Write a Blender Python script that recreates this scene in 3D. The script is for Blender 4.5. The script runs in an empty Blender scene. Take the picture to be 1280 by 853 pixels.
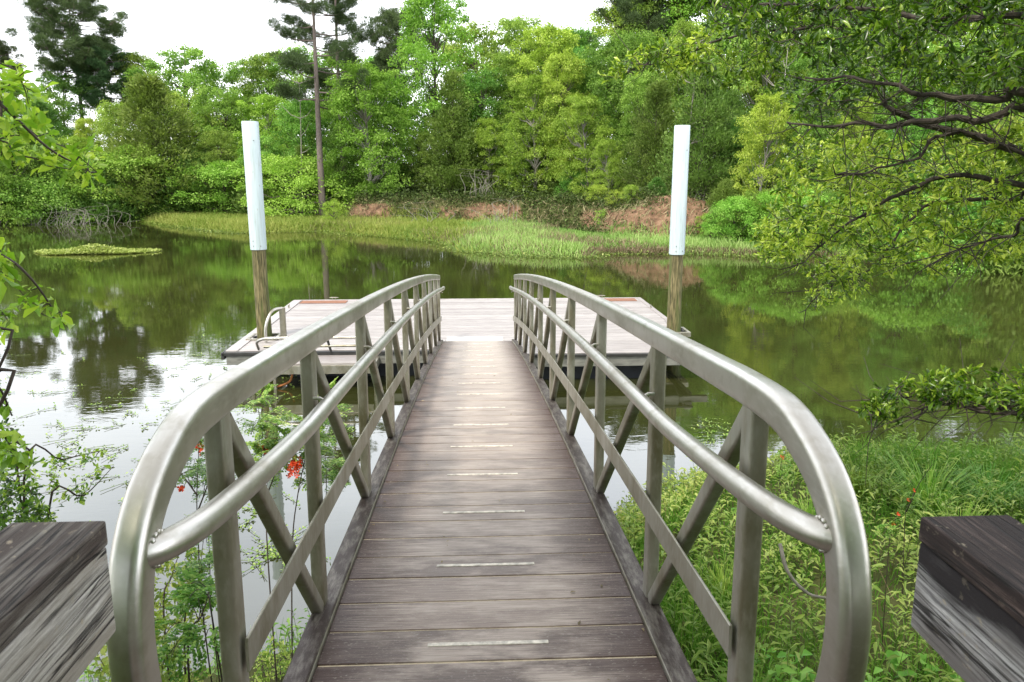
import bpy, math, random
import numpy as np
from mathutils import Vector, noise as mnoise
R = math.radians
random.seed(7); RNG = np.random.default_rng(11)
S = bpy.context.scene; COL = S.collection

# ---------------------------------------------------------------- camera
F = 980.; PT = R(12.2); YW = R(2.72); C = np.array([-.036, 0, 3.5])
fw = np.array([math.sin(YW)*math.cos(PT), math.cos(YW)*math.cos(PT), -math.sin(PT)])
rt = np.array([math.cos(YW), -math.sin(YW), 0.]); up = np.cross(rt, fw)
cd = bpy.data.cameras.new('camera'); cam = bpy.data.objects.new('camera', cd); COL.objects.link(cam)
cam.location = C; cam.rotation_euler = (R(90)-PT, 0, -YW)
cd.sensor_width = 23.5; cd.lens = F/1280*23.5; cd.clip_start = .05; cd.clip_end = 2000
cd.dof.use_dof = True; cd.dof.focus_distance = 7.0; cd.dof.aperture_fstop = 9
S.camera = cam
S.view_settings.view_transform = 'Standard'; S.view_settings.look = 'None'
S.view_settings.exposure = 1.05; S.view_settings.gamma = 1

# ---------------------------------------------------------------- sky and sun (bright overcast)
SUN_EL, SUN_ROT = R(58), R(215)
W = bpy.data.worlds.new('World'); S.world = W; W.use_nodes = True
nt = W.node_tree; nt.nodes.clear(); N = nt.nodes.new; L = nt.links.new
out = N('ShaderNodeOutputWorld'); bg = N('ShaderNodeBackground'); bg.inputs[1].default_value = .12
sky = N('ShaderNodeTexSky'); sky.sky_type = 'NISHITA'; sky.sun_disc = False
sky.sun_elevation = SUN_EL; sky.sun_rotation = SUN_ROT; sky.dust_density = 3
tc = N('ShaderNodeTexCoord'); mp = N('ShaderNodeMapping'); mp.inputs['Scale'].default_value = (1, 1, 2.2)
nz = N('ShaderNodeTexNoise'); nz.inputs['Scale'].default_value = 2.2; nz.inputs['Detail'].default_value = 6
cr = N('ShaderNodeValToRGB'); cr.color_ramp.elements[0].position = .25; cr.color_ramp.elements[1].position = .62
cr.color_ramp.elements[0].color = (.62, .62, .62, 1); cr.color_ramp.elements[1].color = (.97, .97, .97, 1)
mx = N('ShaderNodeMixRGB')
sx = N('ShaderNodeSeparateXYZ'); er = N('ShaderNodeValToRGB')
er.color_ramp.elements[0].position = 0; er.color_ramp.elements[0].color = (1, 1, 1, 1)
er.color_ramp.elements[1].position = .85; er.color_ramp.elements[1].color = (.40, .40, .40, 1)
e2 = er.color_ramp.elements.new(.4); e2.color = (.98, 1.03, 1.12, 1)
ml = N('ShaderNodeVectorMath'); ml.operation = 'SCALE'; ml.inputs['Scale'].default_value = 14.5
L(tc.outputs['Generated'], mp.inputs[0]); L(mp.outputs[0], nz.inputs['Vector']); L(nz.outputs['Fac'], cr.inputs[0])
L(tc.outputs['Generated'], sx.inputs[0]); L(sx.outputs['Z'], er.inputs[0]); L(er.outputs[0], ml.inputs[0])
L(cr.outputs[0], mx.inputs['Fac']); L(sky.outputs[0], mx.inputs['Color1']); L(ml.outputs[0], mx.inputs['Color2'])
L(mx.outputs[0], bg.inputs[0]); L(bg.outputs[0], out.inputs[0])
sl = bpy.data.lights.new('sun', 'SUN'); sl.energy = 2.4; sl.angle = R(10); sl.color = (1, .93, .80)
so = bpy.data.objects.new('sun', sl); COL.objects.link(so)
# sky sun_rotation is clockwise from +Y: the sun stands behind the camera, to the left
sd = Vector((math.sin(SUN_ROT)*math.cos(SUN_EL), math.cos(SUN_ROT)*math.cos(SUN_EL), math.sin(SUN_EL)))
so.rotation_euler = sd.to_track_quat('Z', 'Y').to_euler(); so.location = (0, 0, 30)

def ray(x, y): return fw+rt*(x-640)/F-up*(y-426.5)/F
def onx(px, py, X): r = ray(px, py); return C+r*(X-C[0])/r[0]
def onz(px, py, Z): r = ray(px, py); return C+r*(Z-C[2])/r[2]
def atD(px, py, D):                                   # the point seen there, D metres away on the ground plan
    r = ray(px, py); return C+r*D/math.hypot(r[0], r[1])

# ---------------------------------------------------------------- materials
def mat(name, rough=.7, spec=.5, metal=0):
    m = bpy.data.materials.new(name); m.use_nodes = True
    b = m.node_tree.nodes['Principled BSDF']
    b.inputs['Roughness'].default_value = rough; b.inputs['Specular IOR Level'].default_value = spec
    b.inputs['Metallic'].default_value = metal
    return m, m.node_tree, b
def nd(t, k, **kw):
    n = t.nodes.new('ShaderNode'+k)
    for a, v in kw.items(): setattr(n, a, v)
    return n
def nse(t, scale, sc=(1, 1, 1), detail=5, coord='Object', rough=.55):
    c = nd(t, 'TexCoord'); m = nd(t, 'Mapping'); m.inputs['Scale'].default_value = sc
    n = nd(t, 'TexNoise'); n.inputs['Scale'].default_value = scale; n.inputs['Detail'].default_value = detail
    n.inputs['Roughness'].default_value = rough
    t.links.new(c.outputs[coord], m.inputs[0]); t.links.new(m.outputs[0], n.inputs['Vector'])
    return n.outputs['Fac']
def ramp(t, fac, stops):
    r = nd(t, 'ValToRGB'); e = r.color_ramp.elements
    for i, (p, c) in enumerate(stops):
        x = e[i] if i < 2 else e.new(p)
        x.position = p
        x.color = (*c, 1) if len(c) == 3 else c
    t.links.new(fac, r.inputs[0]); return r.outputs[0]
def mixc(t, f, a, b, mode='MIX'):
    m = nd(t, 'MixRGB', blend_type=mode)
    for i, v in ((0, f), (1, a), (2, b)):
        if isinstance(v, (int, float)): m.inputs[i].default_value = v
        elif isinstance(v, tuple): m.inputs[i].default_value = (*v, 1)
        else: t.links.new(v, m.inputs[i])
    return m.outputs[0]
def bump(t, b, h, s=.3, d=.01):
    n = nd(t, 'Bump'); n.inputs['Strength'].default_value = s; n.inputs['Distance'].default_value = d
    t.links.new(h, n.inputs['Height']); t.links.new(n.outputs[0], b.inputs['Normal'])
def G(v): return (v, v, v)

def foliage(name, c1, c2, c3, trans=.35, rough=.55, spec=.16, hue=.03, val=.35):
    """leaf: colour differs from leaf to leaf (attribute) and from plant to plant (object random)"""
    m, t, b = mat(name, rough, spec)
    a = nd(t, 'Attribute', attribute_name='lv')
    col = ramp(t, a.outputs['Fac'], [(0, c1), (1, c3), (.5, c2)])
    oi = nd(t, 'ObjectInfo'); h = nd(t, 'HueSaturation')
    mr = nd(t, 'MapRange'); mr.inputs[3].default_value = .5-hue; mr.inputs[4].default_value = .5+hue
    mv = nd(t, 'MapRange'); mv.inputs[3].default_value = 1-val*.5; mv.inputs[4].default_value = 1+val*.5
    t.links.new(oi.outputs['Random'], mr.inputs[0]); t.links.new(mr.outputs[0], h.inputs['Hue'])
    w = nd(t, 'TexWhiteNoise', noise_dimensions='1D'); t.links.new(oi.outputs['Random'], w.inputs['W'])
    t.links.new(w.outputs[0], mv.inputs[0]); t.links.new(mv.outputs[0], h.inputs['Value'])
    t.links.new(col, h.inputs['Color']); t.links.new(h.outputs[0], b.inputs['Base Color'])
    tr = nd(t, 'BsdfTranslucent'); tcx = mixc(t, 1., h.outputs[0], (1.1, 1.25, .65), 'MULTIPLY')
    t.links.new(tcx, tr.inputs[0])
    ms = nd(t, 'MixShader'); ms.inputs[0].default_value = trans
    t.links.new(b.outputs[0], ms.inputs[1]); t.links.new(tr.outputs[0], ms.inputs[2])
    t.links.new(ms.outputs[0], t.nodes['Material Output'].inputs[0])
    return m
M = {}
M['broad'] = foliage('broadleaf', (.065, .14, .026), (.175, .31, .055), (.37, .53, .13), .44)
M['lime'] = foliage('lime_leaf', (.13, .23, .03), (.26, .40, .055), (.46, .60, .14), .40)
M['cedar'] = foliage('cedar_leaf', (.07, .13, .025), (.13, .215, .045), (.24, .34, .085), .35)
M['pine'] = foliage('pine_needle', (.035, .06, .022), (.06, .10, .035), (.10, .15, .055), .2)
M['oakleaf'] = foliage('oak_leaf', (.018, .065, .005), (.10, .23, .015), (.44, .60, .09), .36, .28, .45)
M['youngleaf'] = foliage('young_leaf', (.10, .20, .02), (.18, .33, .03), (.36, .48, .06), .42, .36, .35)
M['under'] = foliage('undergrowth_leaf', (.03, .045, .013), (.06, .085, .022), (.13, .18, .05), .2)
M['shoregrass'] = foliage('shore_grass', (.12, .22, .04), (.25, .38, .09), (.46, .55, .20), .35, .5, .15)
M['grass'] = foliage('grass_blade', (.08, .19, .02), (.17, .33, .045), (.36, .49, .11), .35, .45, .2)
M['reedgrass'] = foliage('marsh_grass', (.12, .2, .03), (.2, .29, .05), (.34, .38, .10), .3)
M['herb'] = foliage('herb_leaf', (.09, .18, .025), (.20, .33, .06), (.46, .54, .17), .35, .42, .25)
M['floatleaf'] = foliage('float_leaf', (.08, .14, .02), (.17, .25, .04), (.36, .40, .12), .2, .4)
M['dryleaf'] = foliage('dry_stalk', (.10, .08, .04), (.2, .16, .09), (.34, .28, .17), .1)
def plain(name, c, rough=.7, var=.3, scale=20, sc=(1, 1, 1), spec=.4, metal=0, bmp=0):
    m, t, b = mat(name, rough, spec, metal)
    n = nse(t, scale, sc)
    col = ramp(t, n, [(.3, tuple(v*(1-var) for v in c)), (.7, tuple(min(1, v*(1+var)) for v in c))])
    t.links.new(col, b.inputs['Base Color'])
    if bmp: bump(t, b, n, bmp)
    M[name] = m; return m
plain('bark', (.085, .07, .055), .9, .5, 9, (3, 3, .6), bmp=.6)
plain('pine_bark', (.13, .105, .09), .9, .4, 6, (3, 3, .7), bmp=.6)
plain('pale_bark', (.20, .185, .155), .85, .35, 9, (2, 2, 1))
plain('oak_bark', (.045, .036, .028), .85, .6, 30, (1, 1, 1), bmp=.8)
plain('green_stem', (.09, .13, .03), .6, .3, 15)
plain('dark_stem', (.04, .028, .02), .7, .3, 15)
plain('petal', (.72, .075, .02), .55, .35, 60)
plain('black_float', (.014, .016, .022), .55, .4, 5)
plain('rust', (.34, .13, .04), .8, .4, 30)
plain('corner_pad', (.20, .09, .05), .8, .2, 12)
plain('screw', (.25, .25, .25), .4, .1, 10, metal=1)
plain('dock_side', (.17, .17, .15), .6, .35, 5, (1, 1, 3))
plain('rubber', (.03, .03, .028), .6, .3, 10)
def mk_alu():
    m, t, b = mat('aluminium', .32, .5, 1.)
    n1 = nse(t, 2.2, (1.5, .8, 1.5), 7); n2 = nse(t, 70, (1, .25, 1), 3); n3 = nse(t, 14, (1, 1, 1), 5)
    a = ramp(t, n1, [(.30, (.31, .285, .235)), (.70, (.57, .56, .53)), (.5, (.47, .45, .405))])
    c = mixc(t, ramp(t, n3, [(.52, G(0)), (.72, G(.45))]), a, (.25, .22, .15))
    c = mixc(t, ramp(t, n2, [(.5, G(0)), (.72, G(.3))]), c, (.62, .61, .58))
    t.links.new(c, b.inputs['Base Color'])
    t.links.new(ramp(t, n1, [(.3, G(.48)), (.7, G(.31))]), b.inputs['Roughness'])
    bump(t, b, n2, .10, .003); M['alu'] = m
mk_alu()
def mk_alu_dirty():
    m, t, b = mat('stained_aluminium', .45, .5, .75)
    n1 = nse(t, 4, (1.4, 1.4, .6), 7); n2 = nse(t, 60, (1, 1, .35), 3); n3 = nse(t, 9, (1, 1, .5), 6)
    a = ramp(t, n1, [(.28, (.18, .165, .105)), (.7, (.38, .37, .325)), (.5, (.29, .275, .22))])
    c = mixc(t, ramp(t, n3, [(.5, G(0)), (.68, G(.6))]), a, (.15, .13, .065))
    c = mixc(t, ramp(t, n2, [(.5, G(0)), (.75, G(.3))]), c, (.5, .48, .43))
    t.links.new(c, b.inputs['Base Color']); bump(t, b, n2, .12, .003); M['alu_dirty'] = m
mk_alu_dirty()
def mk_tread():                                        # bottom chord with a knurled top
    m, t, b = mat('tread_plate', .5, .5, .5)
    c = nd(t, 'TexCoord'); v = nd(t, 'TexChecker'); v.inputs['Scale'].default_value = 130
    mp_ = nd(t, 'Mapping'); mp_.inputs['Rotation'].default_value = (0, 0, R(45))
    t.links.new(c.outputs['Object'], mp_.inputs[0]); t.links.new(mp_.outputs[0], v.inputs['Vector'])
    n1 = nse(t, 6, (6, 1.2, 1), 8, rough=.7)
    a = ramp(t, n1, [(.45, (.035, .022, .018)), (.78, (.22, .20, .17))])
    t.links.new(a, b.inputs['Base Color']); bump(t, b, v.outputs['Fac'], .5, .002); M['tread'] = m
mk_tread()
def mk_deck():                                         # composite boards, worn pale in the middle, dark towards the curbs
    m, t, b = mat('composite_board', .4, .5)
    a = nd(t, 'Attribute', attribute_name='lv')
    g = nse(t, 6, (.8, 26, 10), 7, rough=.65); big = nse(t, 2.6, (1.1, 2.6, 1), 6, rough=.65); sp = nse(t, 60, (1, 3, 1), 3)
    base = ramp(t, a.outputs['Fac'], [(0, (.085, .056, .043)), (1, (.21, .158, .128))])
    worn_glare = mixc(t, ramp(t, big, [(.42, G(0)), (.60, G(.85))]), base, (.38, .32, .275))
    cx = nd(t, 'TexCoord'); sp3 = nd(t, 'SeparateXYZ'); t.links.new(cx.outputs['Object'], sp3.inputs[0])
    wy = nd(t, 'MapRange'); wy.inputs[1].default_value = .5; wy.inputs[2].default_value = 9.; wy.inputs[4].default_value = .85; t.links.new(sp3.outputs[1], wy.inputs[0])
    worn_glare = mixc(t, wy.outputs[0], worn_glare, (.46, .41, .375))     # paler towards the far end: glare and open-sky light painted into the boards
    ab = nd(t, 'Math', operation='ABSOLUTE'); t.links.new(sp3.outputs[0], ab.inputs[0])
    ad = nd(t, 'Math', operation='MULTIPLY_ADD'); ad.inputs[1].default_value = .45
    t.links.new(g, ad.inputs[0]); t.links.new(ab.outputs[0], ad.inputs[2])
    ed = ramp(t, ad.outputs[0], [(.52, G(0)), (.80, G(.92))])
    c = mixc(t, ed, worn_glare, (.055, .030, .026))
    c = mixc(t, ramp(t, g, [(.42, G(.0)), (.64, G(.75))]), c, mixc(t, 1., c, (.48, .43, .41), 'MULTIPLY'))
    c = mixc(t, ramp(t, sp, [(.60, G(0)), (.72, G(.6))]), c, (.33, .30, .26))
    t.links.new(c, b.inputs['Base Color'])
    t.links.new(ramp(t, big, [(.3, G(.40)), (.7, G(.55))]), b.inputs['Roughness'])
    b.inputs['Specular IOR Level'].default_value = .3
    bump(t, b, g, .35, .004); M['deck'] = m
mk_deck()
plain('board_gap', (.46, .38, .27), .8, .3, 40)
plain('grip_tape', (.52, .48, .42), .7, .45, 30, bmp=.3)
def mk_dockboard():
    m, t, b = mat('dock_board', .45, .6)
    a = nd(t, 'Attribute', attribute_name='lv')
    g = nse(t, 4, (.7, 16, 10), 6)
    base = ramp(t, a.outputs['Fac'], [(0, (.23, .205, .195)), (1, (.40, .375, .36))])
    c = mixc(t, ramp(t, g, [(.40, G(.85)), (.56, G(0))]), base, (.17, .145, .14))
    t.links.new(c, b.inputs['Base Color']); bump(t, b, g, .2, .004); M['dockboard'] = m
mk_dockboard()
plain('plate_white', (.60, .595, .58), .5, .06, 6)
def zmask(t, v, a, b):
    m = nd(t, 'MapRange'); m.inputs[1].default_value = a; m.inputs[2].default_value = b; t.links.new(v, m.inputs[0]); return m.outputs[0]
def mk_wood(name, lo, mid, hi, stain):
    m, t, b = mat(name, .8, .3)
    ck = nse(t, 1, (26, .9, 26), 4, rough=.5)
    g = nse(t, 7, (14, .5, 14), 9, rough=.78); s = nse(t, 7, (2.2, .45, 2.2), 6); f = nse(t, 30, (6, .16, 6), 4)
    c = ramp(t, g, [(.40, lo), (.61, hi), (.51, mid)])
    c = mixc(t, ramp(t, s, [(.42, G(0)), (.60, G(.9))]), c, stain)
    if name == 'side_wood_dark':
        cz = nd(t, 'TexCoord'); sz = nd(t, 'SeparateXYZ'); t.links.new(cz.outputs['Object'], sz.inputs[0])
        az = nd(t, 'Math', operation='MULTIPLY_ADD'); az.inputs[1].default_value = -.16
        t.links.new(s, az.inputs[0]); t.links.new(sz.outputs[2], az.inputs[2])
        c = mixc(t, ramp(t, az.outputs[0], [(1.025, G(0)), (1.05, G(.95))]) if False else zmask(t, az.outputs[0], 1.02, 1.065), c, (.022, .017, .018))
    l = nse(t, 55, (1, .7, 1), 4); l2 = nse(t, 5, (1, 1, 1), 2)
    lm = mixc(t, 1., ramp(t, l, [(.60, G(0)), (.66, G(.8))]), ramp(t, l2, [(.5, G(0)), (.6, G(.8))]), 'MULTIPLY')
    c = mixc(t, lm, c, (.46, .38, .27))
    c = mixc(t, ramp(t, f, [(.36, G(.8)), (.44, G(0))]), c, (.02, .015, .014))
    ckm = ramp(t, ck, [(.488, G(0)), (.512, G(0)), (.496, G(.9)), (.504, G(.9))]); c = mixc(t, ckm, c, (.012, .009, .008))
    t.links.new(c, b.inputs['Base Color']); hb = nd(t, 'Math', operation='SUBTRACT'); t.links.new(g, hb.inputs[0]); t.links.new(ckm, hb.inputs[1]); bump(t, b, hb.outputs[0], .9, .010); M[name] = m
mk_wood('cap_wood', (.05, .04, .032), (.17, .145, .125), (.36, .34, .30), (.07, .05, .042))
mk_wood('cap_wood_dark', (.018, .011, .009), (.055, .035, .030), (.17, .12, .105), (.022, .013, .011))
mk_wood('side_wood', (.24, .22, .195), (.52, .485, .44), (.78, .74, .69), (.34, .30, .25))
mk_wood('side_wood_dark', (.20, .19, .19), (.54, .52, .51), (.85, .83, .81), (.16, .14, .13))
def mk_pile():
    m, t, b = mat('piling_wood', .75, .3)
    g = nse(t, 9, (6, 6, .5), 7); z = nse(t, 2.2, (3, 3, .35), 4)
    c = ramp(t, g, [(.34, (.03, .028, .012)), (.66, (.23, .19, .095)), (.5, (.12, .105, .045))])
    c = mixc(t, ramp(t, z, [(.45, G(0)), (.62, G(.75))]), c, (.065, .095, .02))
    t.links.new(c, b.inputs['Base Color']); bump(t, b, g, .8, .015); M['pile'] = m
mk_pile()
def mk_sleeve():
    m, t, b = mat('white_sleeve', .35, .5)
    g = nse(t, 5, (4, 4, .4), 5); s = nse(t, 30, (1, 1, .3), 3)
    c = ramp(t, g, [(.3, (.42, .51, .53)), (.7, (.54, .63, .65))])
    st = nse(t, 7, (5, 5, .22), 6)
    c = mixc(t, ramp(t, st, [(.55, G(0)), (.72, G(.45))]), c, (.27, .30, .22))
    c = mixc(t, ramp(t, s, [(.64, G(0)), (.76, G(.7))]), c, (.24, .18, .10))
    t.links.new(c, b.inputs['Base Color']); M['sleeve'] = m
mk_sleeve()
def mk_water():
    m, t, b = mat('pond_water', .02, .5)
    b.inputs['IOR'].default_value = 1.85
    n = nse(t, .25, (1, 1, 1), 4, 'Object')
    c = ramp(t, n, [(.3, (.019, .022, .006)), (.7, (.032, .034, .010))])
    t.links.new(c, b.inputs['Base Color'])
    a1 = nse(t, 2.6, (.55, 1.3, 1), 3); a2 = nse(t, 9, (.7, 1.4, 1), 2)
    ar = nse(t, .12, (1, .6, 1), 3)                    # calm and ruffled patches
    ms = nd(t, 'Math', operation='MULTIPLY_ADD'); ms.inputs[1].default_value = .30
    t.links.new(a2, ms.inputs[0]); t.links.new(a1, ms.inputs[2])
    bp = nd(t, 'Bump'); bp.inputs['Distance'].default_value = .0045
    t.links.new(ramp(t, ar, [(.38, G(.10)), (.68, G(.60))]), bp.inputs['Strength'])
    t.links.new(ms.outputs[0], bp.inputs['Height']); t.links.new(bp.outputs[0], b.inputs['Normal'])
    M['water'] = m
mk_water()
def mk_ground():
    m, t, b = mat('bank_soil', .95, .15)
    geo = nd(t, 'NewGeometry'); s = nd(t, 'SeparateXYZ'); t.links.new(geo.outputs['Normal'], s.inputs[0])
    n = nse(t, .9, (1, 1, 1), 8); n2 = nse(t, .35, (1, 1, 1), 6); n3 = nse(t, 1.6, (1, 1, 1.6), 8, rough=.7)
    litter = ramp(t, n, [(.3, (.045, .045, .018)), (.7, (.11, .095, .05)), (.5, (.07, .08, .025))])
    clay = ramp(t, n3, [(.34, (.06, .038, .024)), (.68, (.30, .195, .125)), (.5, (.17, .10, .062))])
    a = nd(t, 'Attribute', attribute_name='clay')
    ad = nd(t, 'Math', operation='MULTIPLY_ADD'); ad.inputs[1].default_value = .5
    t.links.new(n, ad.inputs[0]); t.links.new(a.outputs['Fac'], ad.inputs[2])
    c = mixc(t, ramp(t, ad.outputs[0], [(.62, G(0)), (.85, G(1))]), litter, clay)
    t.links.new(c, b.inputs['Base Color']); bump(t, b, n3, .8, .12); M['ground'] = m
mk_ground()

# ---------------------------------------------------------------- mesh helpers
class MB:
    def __init__(s): s.v = []; s.f = []; s.n = 0; s.c = []
    def add(s, v, f, c=None):
        v = np.asarray(v, float).reshape(-1, 3); f = [tuple(int(i)+s.n for i in q) for q in f]
        s.v.append(v); s.f += f; s.n += len(v)
        s.c += [random.random() if c is None else c]*len(f)
    def box(s, lo, hi, c=None):
        x0, y0, z0 = lo; x1, y1, z1 = hi
        s.add([(x0, y0, z0), (x1, y0, z0), (x1, y1, z0), (x0, y1, z0), (x0, y0, z1), (x1, y0, z1), (x1, y1, z1), (x0, y1, z1)],
              [(3, 2, 1, 0), (4, 5, 6, 7), (0, 1, 5, 4), (1, 2, 6, 5), (2, 3, 7, 6), (3, 0, 4, 7)], c)
    def hexa(s, p, c=None): s.add(p, [(3, 2, 1, 0), (4, 5, 6, 7), (0, 1, 5, 4), (1, 2, 6, 5), (2, 3, 7, 6), (3, 0, 4, 7)], c)
    def sweep(s, path, prof, side=None, cap=True, c=None):
        """closed 2D profile (a along side, b along up) swept along a path"""
        P = np.asarray(path, float); n = len(P); T = np.gradient(P, axis=0)
        T /= np.linalg.norm(T, axis=1)[:, None]+1e-12
        prof = np.asarray(prof, float); k = len(prof); V = np.zeros((n, k, 3))
        if side is None:
            r = np.array([1., 0, 0]) if abs(T[0][0]) < .8 else np.array([0., 1, 0])
            u = np.cross(T[0], r); u /= np.linalg.norm(u); us = []
            for i in range(n):
                u = u-T[i]*(u@T[i]); u /= np.linalg.norm(u)+1e-12; us.append(u)
            U = np.array(us); A = np.cross(U, T)
        else:
            A = np.tile(np.asarray(side, float), (n, 1)); A -= T*(A*T).sum(1)[:, None]
            A /= np.linalg.norm(A, axis=1)[:, None]; U = np.cross(A, T)
        for i in range(n):
            pr = prof if prof.ndim == 2 else prof[i]
            V[i] = P[i]+A[i]*pr[:, :1]+U[i]*pr[:, 1:]
        f = [(i*k+j, i*k+(j+1) % k, (i+1)*k+(j+1) % k, (i+1)*k+j) for i in range(n-1) for j in range(k)]
        if cap: f += [tuple(range(k))[::-1], tuple((n-1)*k+j for j in range(k))]
        s.add(V, f, c)
    def tube(s, path, r, k=10, cap=True, c=None):
        a = np.linspace(0, 2*math.pi, k, endpoint=False); cs = np.stack([np.cos(a), np.sin(a)], 1)
        P = np.asarray(path, float); n = len(P); r = np.broadcast_to(np.asarray(r, float), (n,))
        T = np.gradient(P, axis=0); T /= np.linalg.norm(T, axis=1)[:, None]+1e-12
        x = np.array([1., 0, 0]) if abs(T[0][0]) < .8 else np.array([0., 1, 0])
        u = np.cross(T[0], x); V = np.zeros((n, k, 3))
        for i in range(n):
            u = u-T[i]*(u@T[i]); u = u/(np.linalg.norm(u)+1e-12); A = np.cross(u, T[i])
            V[i] = P[i]+r[i]*(A*cs[:, :1]+u*cs[:, 1:])
        f = [(i*k+j, i*k+(j+1) % k, (i+1)*k+(j+1) % k, (i+1)*k+j) for i in range(n-1) for j in range(k)]
        if cap: f += [tuple(range(k))[::-1], tuple((n-1)*k+j for j in range(k))]
        s.add(V, f, c)
    def build(s, name, m, parent=None, smooth=False, bevel=0, loc=None):
        me = bpy.data.meshes.new(name); V = np.concatenate(s.v)
        if loc is not None: V = V-np.asarray(loc)
        me.from_pydata(V.tolist(), [], s.f)
        a = me.attributes.new('lv', 'FLOAT', 'FACE'); a.data.foreach_set('value', np.array(s.c, np.float32))
        o = link(name, me, m, parent, smooth)
        if loc is not None: o.location = loc
        if bevel:
            b = o.modifiers.new('bevel', 'BEVEL'); b.width = bevel; b.segments = 2; b.limit_method = 'ANGLE'
        return o
def link(name, me, m, parent=None, smooth=False):
    me.materials.append(M[m] if isinstance(m, str) else m)
    if smooth:
        me.polygons.foreach_set('use_smooth', np.ones(len(me.polygons), bool))
        if smooth == 'auto': me.set_sharp_from_angle(angle=R(38))
    o = bpy.data.objects.new(name, me); COL.objects.link(o)
    if parent: o.parent = parent
    return o
def tag(o, label=None, cat=None, group=None, kind=None):
    if label: o['label'] = label
    if cat: o['category'] = cat
    if group: o['group'] = group
    if kind: o['kind'] = kind
    return o
def empty(name, loc, label, cat, group=None):
    o = bpy.data.objects.new(name, None); COL.objects.link(o); o.location = loc; o.empty_display_size = .2
    return tag(o, label, cat, group)
def catmull(P, n=6):
    P = np.asarray(P, float); Q = np.vstack([2*P[0]-P[1], P, 2*P[-1]-P[-2]]); o = []
    for i in range(1, len(Q)-2):
        for t in np.linspace(0, 1, n, endpoint=False):
            a, b, c, d = Q[i-1:i+3]
            o.append(.5*((2*b)+(-a+c)*t+(2*a-5*b+4*c-d)*t*t+(-a+3*b-3*c+d)*t**3))
    o.append(P[-1]); return np.array(o)
def rrect(w, h, r, k=4):
    p = []
    for cx, cy, a0 in ((w/2-r, h/2-r, 0), (-w/2+r, h/2-r, 90), (-w/2+r, -h/2+r, 180), (w/2-r, -h/2+r, 270)):
        for j in range(k+1):
            a = R(a0+90*j/k); p.append((cx+r*math.cos(a), cy+r*math.sin(a)))
    return p
def quads_mesh(name, V, nper, faces, lv, m, parent=None, smooth=False):
    """many identical little shapes: V (n, nper, 3)"""
    n = len(V); me = bpy.data.meshes.new(name)
    me.vertices.add(n*nper); me.vertices.foreach_set('co', V.reshape(-1).astype(np.float32))
    fl = np.concatenate([np.array(f) for f in faces]); fs = np.array([len(f) for f in faces])
    allv = (np.arange(n)[:, None]*nper+fl[None]).reshape(-1)
    me.loops.add(len(allv)); me.loops.foreach_set('vertex_index', allv.astype(np.int32))
    st = np.concatenate([[0], np.cumsum(fs)[:-1]]); tot = fs.sum()
    me.polygons.add(n*len(faces))
    me.polygons.foreach_set('loop_start', (np.arange(n)[:, None]*tot+st[None]).reshape(-1).astype(np.int32))
    me.update(calc_edges=True); me.validate()
    a = me.attributes.new('lv', 'FLOAT', 'FACE'); a.data.foreach_set('value', np.repeat(lv, len(faces)).astype(np.float32))
    return link(name, me, m, parent, smooth)
def nrm(a): return a/(np.linalg.norm(a, axis=-1, keepdims=True)+1e-9)
def leaves(name, P, D, size, m, parent=None, aspect=.45, fold=.12, upb=.6, shape='leaf', lv=None, curl=.15, rng=RNG):
    """P base points, D growth direction, size length"""
    n = len(P); D = nrm(D); U = rng.normal(size=(n, 3)); U[:, 2] += upb*2; U = nrm(U-D*(U*D).sum(1)[:, None])
    Sd = np.cross(D, U); L_ = np.broadcast_to(size, (n,))[:, None]
    if lv is None: lv = rng.random(n)
    def pt(a, b, c): return P+D*L_*a+Sd*L_*b+U*L_*c
    w = aspect/2
    if shape == 'diamond':
        V = np.stack([pt(0, 0, 0), pt(.5, w, fold), pt(1, 0, -curl), pt(.5, -w, fold)], 1)
        return quads_mesh(name, V, 4, [(0, 1, 2, 3)], lv, m, parent)
    if shape == 'blade':
        V = np.stack([pt(0, -w, 0), pt(0, w, 0), pt(.55, w*.8, 0), pt(.55, -w*.8, 0), pt(1, 0, -curl)], 1)
        return quads_mesh(name, V, 5, [(0, 1, 2, 3), (3, 2, 4)], lv, m, parent)
    V = np.stack([pt(0, 0, 0), pt(.35, w*.55, fold*.4), pt(.72, w, fold), pt(1, w*.25, -curl*.6), pt(1, -w*.25, -curl*.6), pt(.72, -w, fold), pt(.35, -w*.55, fold*.4), pt(.5, 0, 0)], 1)
    return quads_mesh(name, V, 8, [(0, 1, 2, 7), (7, 2, 3), (7, 3, 4), (7, 4, 5), (0, 7, 5, 6)], lv, m, parent)

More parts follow.
